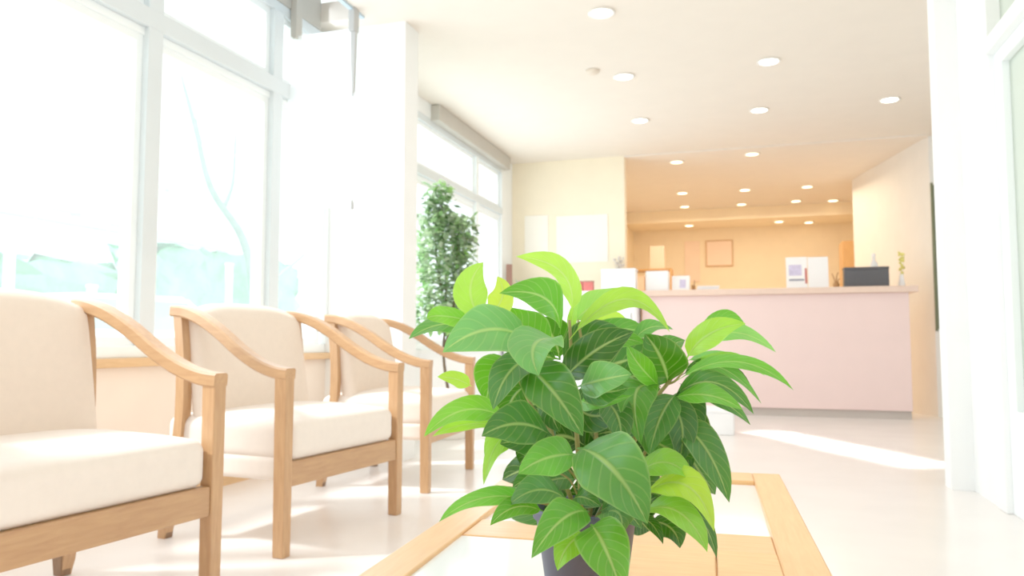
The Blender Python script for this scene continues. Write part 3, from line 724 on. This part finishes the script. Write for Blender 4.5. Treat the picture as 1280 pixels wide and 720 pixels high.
def add_leaf(bm, col, uvl, p0, c, p2, s, w, tone, pale, nl=14, nw=8, wav=0.11):
    p0, c, p2, s = Vector(p0), Vector(c), Vector(p2), Vector(s)
    ph = random.random() * 6.28; amp = w * wav
    rows = []
    ln = (p2 - p0).length
    for j in range(nl + 1):
        t = j / nl
        p = p0 * (1 - t) ** 2 + c * 2 * t * (1 - t) + p2 * t * t
        tg = ((c - p0) * 2 * (1 - t) + (p2 - c) * 2 * t)
        if tg.length < 1e-6: tg = p2 - p0
        tg.normalize()
        sd = (s - tg * s.dot(tg)).normalized(); nn = tg.cross(sd)
        a = max(0.0, (t - 0.07) / 0.93)                     # a short stalk, then the blade
        prof = 0.035 + (math.sin(PI * a ** 0.82) ** 0.85 if 0 < a < 1 else 0.0) * (1 - 0.22 * a)
        if t > 0.9: prof *= 1 - ((t - 0.9) / 0.1) ** 2 * 0.95
        row = []
        for i in range(nw + 1):
            u = i / nw * 2 - 1
            fold = 0.21 * w * abs(u) * prof - 0.11 * w * (u * prof) ** 2
            ripple = amp * math.sin(9 * t + ph + (1.7 if u > 0 else 0)) * abs(u) ** 2 * prof
            q = p + sd * (u * prof * w * 0.5) + nn * (fold + ripple)
            row.append((bm.verts.new(q), (i / nw, t)))
        rows.append(row)
    for a, b in zip(rows, rows[1:]):
        for i in range(nw):
            quad = (a[i], a[i + 1], b[i + 1], b[i])
            f = bm.faces.new([q[0] for q in quad]); f.smooth = True
            for lp, q in zip(f.loops, quad):
                lp[uvl].uv = q[1]
                lp[col] = (tone, pale, 0, 1)

def foliage_bm():
    bm = bmesh.new()
    return bm, bm.loops.layers.float_color.new('tone'), bm.loops.layers.uv.new('UVMap')

def link_foliage(name, bm, m, parent):
    me = bpy.data.meshes.new(name); bm.to_mesh(me); bm.free(); me.materials.append(m)
    o = bpy.data.objects.new(name, me); COL.objects.link(o); o.parent = parent
    return o

bm, colr, uvl = foliage_bm()
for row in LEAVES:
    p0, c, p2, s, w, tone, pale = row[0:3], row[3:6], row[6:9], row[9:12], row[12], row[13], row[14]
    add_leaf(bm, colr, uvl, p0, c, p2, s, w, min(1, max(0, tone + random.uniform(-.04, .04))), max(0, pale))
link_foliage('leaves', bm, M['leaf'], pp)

# ------------------------------------------------------------------ small leaved tree beyond the pillar
ft = empty('potted_tree', (-2.13, 5.22, 0))
tag(ft, 'tall small-leaved green indoor tree standing behind the white pillar at the window', 'plant')
bm = bmesh.new(); lathe(bm, [(0, 0), (0.13, 0), (0.135, 0.01), (0.165, 0.30), (0.172, 0.32), (0.160, 0.325), (0.155, 0.28)], 36)
link('pot', bm, M['cream_pot'], ft, True)
bm = bmesh.new(); lathe(bm, [(0, 0.292), (0.1, 0.29), (0.157, 0.284)], 24); link('soil', bm, M['soil'], ft, True)
bm = bmesh.new()
for q in ([(0.02, 0, 0.28), (-0.03, 0.0, 0.6), (-0.02, 0.02, 1.0), (-0.05, 0.0, 1.7)], [(-0.03, 0.0, 0.6), (0.06, -0.03, 0.95), (0.08, 0, 1.5)], [(-0.02, 0.02, 0.9), (-0.1, 0.03, 1.3), (-0.12, 0.03, 1.6)]):
    tube(bm, smooth_path(q, 5), 0.014, 0.005, 8)
link('trunk', bm, M['bark'], ft, True)
bm, colr, uvl = foliage_bm()
rng = random.Random(11)
for k in range(2300):
    cl = rng.random()
    if cl < 0.62: cx, cy, z, rr = -0.06, 0, rng.uniform(0.78, 1.62), 0.20
    elif cl < 0.82: cx, cy, z, rr = 0.12, 0.0, rng.uniform(0.95, 1.62), 0.085
    else: cx, cy, z, rr = -0.08, 0.0, rng.uniform(1.5, 1.86), 0.11
    a = rng.random() * 6.28; r = rr * rng.random() ** 0.5
    p = Vector((max(-0.30, cx + r * math.cos(a)), cy + r * math.sin(a), z))
    d = Vector((rng.uniform(-1, 1), rng.uniform(-1, 1), rng.uniform(-0.7, 0.5))).normalized()
    s = d.cross(Vector((rng.uniform(-.4, .4), rng.uniform(-.4, .4), 1))).normalized()
    ln = rng.uniform(0.05, 0.085)
    e = p + d * ln; e.x = max(-0.31, e.x)
    add_leaf(bm, colr, uvl, p, p + d * ln * 0.5 + Vector((0, 0, 0.01)), e, s, ln * 0.55, rng.uniform(0.15, 0.75), rng.uniform(0, 0.8), 5, 2)
link_foliage('leaves', bm, M['leaf_s'], ft)

# ------------------------------------------------------------------ reception counter and what stands on it
rc = empty('reception_counter', (0.15, 7.62, 0))
tag(rc, 'pale pink reception counter with a beige top before the warm lit office', 'counter')
one_box('counter_body', M['pink'], (-1.19, 1.19, 0.0, 0.40, 0.075, 1.135), 0.004, rc)
one_box('kick_board', M['kick'], (-1.17, 1.185, 0.03, 0.38, 0.0, 0.075), 0, rc)
one_box('countertop', M['ctop'], (-1.215, 1.262, -0.05, 0.46, 1.135, 1.192), 0.006, rc)
CT = 1.192
wc = empty('white_cabinet', (-1.745, 7.62, 0))
tag(wc, 'white low cabinet with a ledge along the cream back wall', 'cabinet')
one_box('cabinet_body', M['card'], (-0.70, 0.67, -0.12, 0.24, 0.0, 1.165), 0.004, wc)
one_box('ledge', M['paper'], (-0.715, 0.675, -0.14, 0.245, 1.165, 1.192), 0.004, wc)
for k in range(3):
    d = one_box('door', M['paper'], (-0.69 + k * 0.45, -0.25 + k * 0.45, -0.135, -0.121, 0.08, 1.14), 0.003, wc)
    one_box('handle', M['grey'], (-0.29 + k * 0.45, -0.28 + k * 0.45, -0.150, -0.136, 0.85, 0.97), 0.002, d)

lb = empty('storage_box', (-0.50, 6.12, 0))
tag(lb, 'low white lidded storage box on the floor before the pink counter', 'box')
one_box('box_body', M['card'], (-0.35, 0.35, -0.16, 0.16, 0, 0.165), 0.008, lb)
one_box('lid', M['paper'], (-0.356, 0.356, -0.166, 0.166, 0.165, 0.192), 0.006, lb)

def on_counter(name, label, cat, x, y, rz=0.0, group=None):
    e = empty(name, (x, y, CT), rz); tag(e, label, cat, group); return e
def stand(name, label, x, w, h, printed):
    e = on_counter(name, label, 'leaflet stand', x, 7.78, 0, 'leaflet stands on the counter')
    bm = bmesh.new(); box(bm, -w / 2, w / 2, -0.004, 0.004, 0, h, 0.002)
    for v in bm.verts: v.co.y += v.co.z * 0.18
    link('card', bm, M['paper'], e)
    one_box('base', M['card'], (-w / 2, w / 2, -0.02, 0.07, 0, 0.008), 0.002, e)
    if printed:
        for nm, mm, ext in (('picture', M['lilac'], (-0.07, 0.045, 0.13, 0.235)), ('caption_bar', M['slate'], (-0.07, 0.065, 0.078, 0.098)), ('edge_stripe', M['red'], (0.073, 0.092, 0.05, 0.20))):
            bm = bmesh.new()
            f = [bm.verts.new((x_, -0.0055 + z_ * 0.18, z_)) for x_, z_ in ((ext[0], ext[2]), (ext[1], ext[2]), (ext[1], ext[3]), (ext[0], ext[3]))]
            bm.faces.new(f); link(nm, bm, mm, e)
    return e
stand('leaflet_stand', 'white leaflet stand with lilac picture and grey bar on the counter', 0.41, 0.19, 0.31, True)
stand('leaflet_stand', 'plain white leaflet stand beside the lilac printed one on the counter', 0.602, 0.18, 0.305, False)
e = on_counter('charcoal_box', 'charcoal grey rectangular box at the right end of the counter', 'box', 1.01, 7.78, 0)
one_box('box_body', M['dark'], (-0.19, 0.19, -0.07, 0.07, 0, 0.165), 0.006, e)
one_box('lid', M['dark'], (-0.193, 0.193, -0.073, 0.073, 0.165, 0.19), 0.005, e)
e = on_counter('twig_ornament', 'small brown twig ornament between leaflet stand and charcoal box', 'ornament', 0.755, 7.78)
bm = bmesh.new(); lathe(bm, [(0, 0), (0.022, 0), (0.03, 0.03), (0.02, 0.06), (0.015, 0.062), (0.015, 0.03)], 20); link('base', bm, M['brown'], e, True)
bm = bmesh.new()
for q in ([(0, 0, 0.03), (0.02, 0, 0.08), (0.035, 0, 0.09)], [(0, 0, 0.03), (-0.02, 0, 0.1), (-0.035, 0, 0.14)], [(0, 0, 0.03), (0.005, 0, 0.11), (0.02, 0, 0.15)]):
    tube(bm, smooth_path(q, 3), 0.006, 0.004, 6)
link('twigs', bm, M['brown'], e, True)
e = on_counter('bud_vase', 'slim white vase of yellow green blossom at the counter end', 'vase', 1.315, 7.80)
bm = bmesh.new(); lathe(bm, [(0, 0), (0.026, 0), (0.03, 0.03), (0.016, 0.10), (0.018, 0.12), (0.014, 0.12), (0.013, 0.06)], 24); link('vase_body', bm, M['paper'], e, True)
bm = bmesh.new()
rng = random.Random(3)
for k in range(26):
    z = rng.uniform(0.12, 0.33); a = rng.random() * 6.28; r = 0.026 * rng.random()
    bmesh.ops.create_icosphere(bm, subdivisions=1, radius=rng.uniform(0.010, 0.017), matrix=Matrix.Translation((r * math.cos(a), r * math.sin(a), z)))
tube(bm, [(0, 0, 0.05), (0, 0, 0.32)], 0.004)
link('blossom', bm, M['ygreen'], e, True)
e = on_counter('pump_bottle', 'slim white bottle behind the charcoal box', 'bottle', 1.11, 7.97)
bm = bmesh.new(); lathe(bm, [(0, 0), (0.034, 0), (0.036, 0.01), (0.036, 0.24), (0.015, 0.27), (0.014, 0.30)], 24); link('bottle_body', bm, M['card'], e, True)
bm = bmesh.new(); lathe(bm, [(0.016, 0.298), (0.018, 0.30), (0.018, 0.335), (0, 0.337)], 20); link('cap', bm, M['paper'], e, True)
e = on_counter('card_box', 'plain white cube box at the left end of the counter beside the tree leaves', 'box', -0.90, 7.76)
e['label'] = 'larger plain white box at the left end of the beige counter top'
one_box('box_body', M['card'], (-0.11, 0.11, -0.08, 0.08, 0, 0.20), 0.004, e)
e = on_counter('calendar_block', 'small white desk calendar with faint grey print on the counter left', 'calendar', -0.675, 7.78)
bm = bmesh.new(); prism(bm, [(-0.085, -0.05), (0.085, -0.05), (0.085, 0.05), (-0.085, 0.05)], 0, 0.152)
for v in bm.verts:
    if v.co.z > 0.1: v.co.y *= 0.2
link('pages', bm, M['paper'], e)
bm = bmesh.new()
v = [bm.verts.new((x_, -0.051 + z_ * 0.26, z_)) for x_, z_ in ((-0.01, 0.03), (0.05, 0.03), (0.05, 0.115), (-0.01, 0.115))]
bm.faces.new(v); link('picture', bm, M['lilac'], e)
e = on_counter('pen_pot', 'small brown pot beside the white calendar on the counter', 'pot', -0.555, 7.80)
bm = bmesh.new(); lathe(bm, [(0, 0), (0.018, 0), (0.020, 0.06), (0.017, 0.06), (0.016, 0.01)], 18); link('pot_body', bm, M['brown'], e, True)
bm = bmesh.new(); tube(bm, [(0.0, 0, 0.01), (0.012, 0, 0.11)], 0.003); link('pen', bm, M['rust'], e)
e = on_counter('paper_stack', 'low stack of white papers on the counter right of the brown pot', 'papers', -0.42, 7.83, 0.08)
bm = bmesh.new()
for k in range(4): box(bm, -0.11 + 0.004 * k, 0.10 + 0.003 * k, -0.09, 0.09 - 0.004 * k, 0.012 * k, 0.012 * k + 0.010)
link('sheets', bm, M['paper'], e)
e = on_counter('tissue_box', 'wide white box on the cabinet ledge before the cream wall', 'box', -1.27, 7.66)
one_box('box_body', M['paper'], (-0.17, 0.17, -0.08, 0.08, 0, 0.20), 0.006, e)
one_box('lid', M['card'], (-0.174, 0.174, -0.084, 0.084, 0.20, 0.225), 0.005, e)
e = on_counter('flower_pot', 'small white pot of greyish dried flowers behind the wide white box', 'plant', -1.30, 7.80)
bm = bmesh.new(); lathe(bm, [(0, 0), (0.045, 0), (0.06, 0.10), (0.054, 0.10), (0.05, 0.03)], 24); link('pot', bm, M['card'], e, True)
bm = bmesh.new(); rng = random.Random(5)
for k in range(14):
    a = rng.random() * 6.28; r = rng.uniform(0.01, 0.07); tp = (r * math.cos(a), r * math.sin(a) * 0.5, rng.uniform(0.24, 0.36))
    tube(bm, [(0, 0, 0.06), tp], 0.003, 0.002, 5)
    bmesh.ops.create_icosphere(bm, subdivisions=1, radius=rng.uniform(0.012, 0.02), matrix=Matrix.Translation(tp))
link('dried_flowers', bm, mat('dried_flower', (214, 204, 196), 0.8, 0.1), e, True)
for k, (dx, lab) in enumerate(((-0.055, 'small red pack on the white ledge, left of the pair'), (0.055, 'small red pack on the white ledge, right of the pair'))):
    e = on_counter('red_pack', lab, 'pack', -1.63 + dx, 7.62, 0.05 - 0.1 * k, 'red packs on the ledge')
    one_box('pack_body', M['red'], (-0.05, 0.05, -0.03, 0.03, 0, 0.10), 0.004, e)
    one_box('pack_flap', M['rust'], (-0.05, 0.05, -0.032, 0.032, 0.10, 0.112), 0.002, e)
e = on_counter('photo_board', 'narrow reddish brown upright board at the far left of the ledge', 'board', -2.40, 7.56, 0.5)
one_box('board_panel', M['rust'], (-0.032, 0.032, -0.01, 0.01, 0, 0.30), 0.003, e)
one_box('base', M['rust'], (-0.045, 0.045, -0.04, 0.04, -0.0, 0.012), 0.003, e)
e = on_counter('small_plant', 'tiny grey green plant in a white cup beside the brown board', 'plant', -2.27, 7.60)
bm = bmesh.new(); lathe(bm, [(0, 0), (0.03, 0), (0.038, 0.07), (0.034, 0.07), (0.03, 0.02)], 20); link('cup', bm, M['paper'], e, True)
bm, colr, uvl = foliage_bm(); rng = random.Random(8)
for k in range(30):
    a = rng.random() * 6.28; d = Vector((math.cos(a), math.sin(a), rng.uniform(0.3, 1.6))).normalized(); p = Vector((0, 0, 0.06))
    q = p + d * rng.uniform(0.07, 0.14)
    add_leaf(bm, colr, uvl, p, (p + q) / 2 + Vector((0, 0, .01)), q, d.cross(Vector((0, .2, 1))).normalized(), 0.035, 0.1, 0.7, 4, 2)
link_foliage('leaves', bm, M['leaf_s'], e)
TOY = [(-2.15, 0.10, 'white toy block lying on the ledge nearest the tiny plant'), (-2.03, 0.13, 'white toy block on the ledge, second from the tiny plant'), (-1.90, 0.085, 'lowest white toy block on the ledge, third from the tiny plant'), (-1.80, 0.12, 'white toy block on the ledge next to the red packs')]
for k, (x, h, lab) in enumerate(TOY):
    e = on_counter('toy_block', lab, 'toy', x, 7.60 + 0.03 * (k % 2), 0.2 * k, 'white toy blocks on the ledge')
    bm = bmesh.new(); box(bm, -0.042, 0.042, -0.035, 0.035, 0, h * 0.6, 0.008); link('block', bm, M['paper'], e)
    bm = bmesh.new(); lathe(bm, [(0, h), (0.022, h * 0.95), (0.032, h * 0.75), (0.028, h * 0.6 + 0.0), (0, h * 0.6)], 18); link('knob', bm, M['slate'] if k % 2 else M['lilac'], e, True)

# papers on the cream wall
for (x0, x1, z0, z1, lab) in ((-2.32, -2.06, 1.62, 2.04, 'small white poster on the cream back wall, nearest the window'), (-1.97, -1.42, 1.52, 2.02, 'wide white notice on the cream back wall, beside the reception opening')):
    e = one_box('hanging_poster', M['card_warm'], (x0, x1, 7.860, 7.869, z0, z1), 0.001); tag(e, lab, 'poster', 'white papers on the cream wall')
nb = empty('notice_board', (1.965, 7.94, 1.48))
tag(nb, 'dark olive upright board on the right wall, its edge beside the white right pillar', 'board')
one_box('board_panel', M['olive'], (-0.34, 0.34, -0.02, 0.0, -0.67, 0.67), 0.004, nb)
one_box('board_frame', M['olive'], (-0.36, -0.34, -0.03, 0.0, -0.69, 0.69), 0.003, nb)

# ------------------------------------------------------------------ the office behind the counter
pf = empty('picture_frame', (-0.475, 12.29, 2.055))
tag(pf, 'pale pink framed picture on the far office wall', 'picture')
one_box('frame', M['sill'], (-0.205, 0.205, -0.02, 0.008, -0.205, 0.205), 0.004, pf)
one_box('picture', M['pinkpaper'], (-0.185, 0.185, -0.026, -0.020, -0.185, 0.185), 0, pf)
wp = one_box('wall_calendar', M['pinkpaper'], (-1.00, -0.77, 12.28, 12.298, 1.62, 2.26), 0.002)
tag(wp, 'tall pale paper hanging on the far office wall left of the framed picture', 'poster')
cb = empty('wooden_cupboard', (1.45, 10.98, 0))
tag(cb, 'tall light wood cupboard at the right in the office behind the leaflet stands', 'cupboard')
one_box('cupboard_body', M['cupboard'], (-0.30, 0.30, -0.02, 0.4, 0, 2.02), 0.005, cb)
for s in (-1, 1):
    d = one_box('door', M['cupboard'], (-0.295 if s < 0 else 0.003, -0.003 if s < 0 else 0.295, -0.04, -0.021, 0.06, 1.99), 0.003, cb)
    one_box('handle', M['grey'], (s * 0.03 - 0.006, s * 0.03 + 0.006, -0.055, -0.041, 1.0, 1.12), 0.002, d)
sh = empty('office_shelf', (-1.45, 11.4, 0))
tag(sh, 'warm wood shelf rack at the left in the office', 'shelf')
for x in (-0.33, 0.33): one_box('side_panel', M['cupboard'], (x - 0.012, x + 0.012, -0.16, 0.16, 0, 1.75), 0.003, sh)
for z in (0.08, 0.6, 1.1, 1.42, 1.735): one_box('shelf_board', M['cupboard'], (-0.318, 0.318, -0.16, 0.16, z - 0.012, z + 0.012), 0.002, sh)
for (x, z, h, w, lab) in ((-1.58, 1.432, 0.22, 0.14, 'pale paper file on the office rack, left one on its upper board'), (-1.38, 1.432, 0.25, 0.12, 'pale paper file on the office rack, right one on its upper board'), (-1.32, 1.747, 0.34, 0.20, 'tall pale box standing on top of the office rack')):
    e = one_box('file_box', M['pinkpaper'], (x - w / 2, x + w / 2, 11.30, 11.46, z, z + h), 0.003); tag(e, lab, 'file', 'pale files on the office rack')
dk = empty('office_desk', (-0.45, 9.6, 0))
tag(dk, 'white desk in the office behind the counter', 'desk')
one_box('desk_top', M['paper'], (-0.65, 0.65, -0.3, 0.3, 0.70, 0.73), 0.004, dk)
for sx in (-1, 1): one_box('leg', M['grey'], (sx * 0.62 - 0.02, sx * 0.62 + 0.02, -0.27, 0.27, 0, 0.70), 0.003, dk)

# ------------------------------------------------------------------ outdoors
struct(one_box('ground', M['pave'], (-60, -2.62, -30, 60, -0.35, -0.20)))
def hedge(name, x0, x1, y0, y1, z1, seed, lab):
    rng = random.Random(seed)
    bm = bmesh.new()
    nx, ny, nz = 5, 40, 10
    bmesh.ops.create_cube(bm, size=1.0)
    bmesh.ops.subdivide_edges(bm, edges=bm.edges, cuts=14, use_grid_fill=True)
    for v in bm.verts:
        top = v.co.z > 0.3
        v.co = Vector(((x0 + x1) / 2 + v.co.x * (x1 - x0), (y0 + y1) / 2 + v.co.y * (y1 - y0), -0.2 + (v.co.z + 0.5) * (z1 + 0.2)))
        v.co += Vector((rng.uniform(-.12, .12), rng.uniform(-.12, .12), rng.uniform(-.1, .1) if top else 0))
    o = link(name, bm, M['hedge'], None, True); tag(o, lab, 'hedge', 'green hedges outside the windows')
hedge('hedge', -10.6, -9.6, 3.0, 9.7, 1.85, 1, 'long clipped green hedge outside the nearest window pane')
hedge('hedge', -10.4, -9.5, 10.45, 14.6, 2.3, 2, 'taller green hedge outside the second window pane')
POSTS = [(7.36, 1.85, 'thin white post before the hedge at the far left of the window'), (8.65, 1.5, 'short white post before the hedge beside the parked car'), (11.65, 2.1, 'white post before the taller hedge outside the second pane')]
for y, h, lab in POSTS:
    e = empty('fence_post', (-9.0, y, -0.2)); tag(e, lab, 'post', 'white posts along the hedge')
    one_box('shaft', M['outwhite'], (-0.05, 0.05, -0.05, 0.05, 0, h + 0.15), 0.01, e)
    one_box('cap', M['outwhite'], (-0.06, 0.06, -0.06, 0.06, h + 0.15, h + 0.2), 0.012, e)
# parked car
car = empty('car', (-7.6, 7.2, -0.2), 0.0)
tag(car, 'white parked car before the hedge, its roof seen above the nearest chair', 'car')
prof = [(-2.0, 0.28), (-2.05, 0.75), (-1.75, 0.95), (-1.2, 1.02), (-0.75, 1.42), (0.85, 1.45), (1.55, 1.05), (2.0, 0.95), (2.08, 0.6), (2.0, 0.28)]
bm = bmesh.new()
a = [bm.verts.new((-0.8, y, z)) for y, z in prof]; b = [bm.verts.new((0.8, y, z)) for y, z in prof]
bm.faces.new(a); bm.faces.new(b[::-1])
for i in range(len(prof)): bm.faces.new((a[i], a[(i + 1) % len(prof)], b[(i + 1) % len(prof)], b[i]))
bmesh.ops.bevel(bm, geom=list(bm.edges), offset=0.06, segments=2, affect='EDGES')
link('car_body', bm, M['carpaint'], car, False)
for q in ([(-1.02, 1.04), (-0.70, 1.36), (0.02, 1.37), (0.02, 1.02)], [(0.10, 1.02), (0.10, 1.37), (0.80, 1.37), (1.25, 1.05)]):
    bm = bmesh.new()
    bm.faces.new([bm.verts.new((0.806, y, z)) for y, z in q]); link('side_window', bm, M['carglass'], car)
for s in (-1, 1):
    for y in (-1.25, 1.3):
        bm = bmesh.new(); lathe(bm, [(0, -0.09), (0.2, -0.09), (0.3, -0.08), (0.32, 0), (0.3, 0.08), (0.2, 0.09), (0, 0.09)], 24)
        bmesh.ops.rotate(bm, verts=bm.verts, matrix=Matrix.Rotation(PI / 2, 3, 'Y'))
        bmesh.ops.translate(bm, verts=bm.verts, vec=(s * 0.74, y, 0.32)); link('wheel', bm, M['tyre'], car, True)
# street lamps
LAMPS = [(8.05, 2.45, 0.55, 'grey street lamp with a long arm seen through the nearest pane'), (9.05, 2.38, 0.22, 'grey street lamp with a short arm close to the wide mullion'), (9.95, 3.12, 0.2, 'tallest grey street lamp just right of the wide mullion')]
for y, z, ln, lab in LAMPS:
    e = empty('street_lamp', (-11.5, y * 11.5 / 9, -0.2)); tag(e, lab, 'street lamp', 'grey street lamps beyond the hedge')
    Z2 = 0.7 + (z - 0.7) * 11.5 / 9 + 0.2
    bm = bmesh.new(); tube(bm, [(0, -ln * 0.8, 0), (0, -ln * 0.8, Z2 + 0.02)], 0.022, 0.018); link('pole', bm, M['outwhite'], e, True)
    bm = bmesh.new(); box(bm, -0.05, 0.05, -ln * 0.8, ln * 0.8, Z2, Z2 + 0.07, 0.02); link('lamp_arm', bm, M['outgrey'], e)
    bm = bmesh.new(); box(bm, -0.07, 0.07, ln * 0.5, ln * 0.8 + 0.12, Z2 - 0.04, Z2 + 0.0, 0.015); link('lamp_head', bm, M['outgrey'], e)
# bare tree
bt = empty('bare_tree', (-9.2, 12.9, -0.2))
tag(bt, 'bare forked tree leaning left outside the second window pane', 'tree')
bm = bmesh.new()
tube(bm, smooth_path([(0.1, 0.0, 0.0), (0.05, -0.2, 1.6), (0.1, -0.75, 2.8), (0.15, -1.75, 3.6), (0.15, -2.2, 4.7)], 5), 0.12, 0.035, 10)
link('trunk', bm, M['branch'], bt, True)
for q in ([(0.13, -1.35, 3.3), (0.15, -1.15, 3.8), (0.15, -1.1, 4.7)], [(0.05, -0.25, 1.7), (0.1, 0.6, 2.3), (0.1, 1.6, 2.9)], [(0.15, -2.05, 4.3), (0.2, -2.6, 5.3)]):
    bm = bmesh.new(); tube(bm, smooth_path(q, 5), 0.05, 0.02, 8); link('branch', bm, M['branch'], bt, True)
# far pale building
fb = empty('far_building', (-34, 22, -0.2))
tag(fb, 'long pale building far off beyond the hedge', 'building')
one_box('wall', M['outwhite'], (-3, 3, -22, 18, 0, 6.4), 0, fb)
one_box('roof', M['outgrey'], (-3.3, 3.4, -22.4, 18.4, 6.4, 6.9), 0.05, fb)

# ------------------------------------------------------------------ light
w = bpy.data.worlds.new('World'); scene.world = w; w.use_nodes = True
bg = w.node_tree.nodes['Background']; bg.inputs['Color'].default_value = (0.88, 0.99, 0.985, 1); bg.inputs['Strength'].default_value = WORLD
def area(name, loc, rot, sx, sy, power, rgb, spread=PI):
    l = bpy.data.lights.new(name, 'AREA'); l.shape = 'RECTANGLE'; l.size = sx; l.size_y = sy; l.energy = power; l.color = lin([c / 255 for c in rgb]); l.spread = spread
    o = bpy.data.objects.new(name, l); COL.objects.link(o); o.location = loc; o.rotation_euler = rot; return o
# daylight pushing in at the windows, the lamps of the two rooms
area('window_daylight', (-2.40, 1.3, 1.7), (0, -PI / 2, 0), 2.0, 5.5, WIN, (232, 243, 255))
area('window_daylight', (-2.35, 6.1, 1.5), (0, -PI / 2, 0), 1.5, 2.4, WIN * 0.35, (236, 245, 255))
area('room_lamps', (-0.1, 5.6, 2.55), (0, 0, 0), 2.4, 3.0, ROOM, (255, 244, 230))
area('room_lamps', (-0.3, 1.5, 2.55), (0, 0, 0), 2.0, 3.0, ROOM * 0.8, (248, 250, 252))
area('office_lamps', (-0.1, 10.0, 2.5), (0, 0, 0), 2.4, 2.6, OFFICE, (255, 232, 194))
area('door_daylight', (0.93, 2.6, 1.2), (0, PI / 2, 0), 1.6, 1.8, DOOR, (250, 252, 255))
area('floor_streak_fill', (0.50, 5.58, 2.4), (0, 0, math.atan2(0.505, 0.864)), 0.26, 1.7, BEAM, (255, 250, 240), math.radians(7))  # added narrow lamp without a fixture, imitates a sun streak on the floor
s = bpy.data.lights.new('sun', 'SUN'); s.energy = SUN; s.angle = 0.12; s.color = (1, 0.98, 0.96)
so = bpy.data.objects.new('sun', s); COL.objects.link(so)
so.rotation_euler = Vector((0.62, 0.30, -0.72)).to_track_quat('-Z', 'Y').to_euler()

# ------------------------------------------------------------------ camera
cam = bpy.data.cameras.new('camera'); co = bpy.data.objects.new('camera', cam); COL.objects.link(co)
cam.sensor_width = 36.0; cam.lens = 27.0; cam.clip_start = 0.02; cam.clip_end = 300
co.location = (0, 0, 0.70)
co.rotation_euler = (math.radians(90) + math.atan(66 / 960), 0, math.radians(17.4))
cam.dof.use_dof = True; cam.dof.focus_distance = 0.92; cam.dof.aperture_fstop = 9.0
scene.camera = co
scene.view_settings.view_transform = 'Standard'
scene.view_settings.look = 'None'
scene.view_settings.exposure = EXPO
scene.view_settings.gamma = GAMMA
scene.cycles.use_denoising = True
scene.cycles.max_bounces = 10; scene.cycles.diffuse_bounces = 5; scene.cycles.transparent_max_bounces = 16
scene.cycles.sample_clamp_indirect = 6.0
scene.cycles.caustics_reflective = False; scene.cycles.caustics_refractive = False
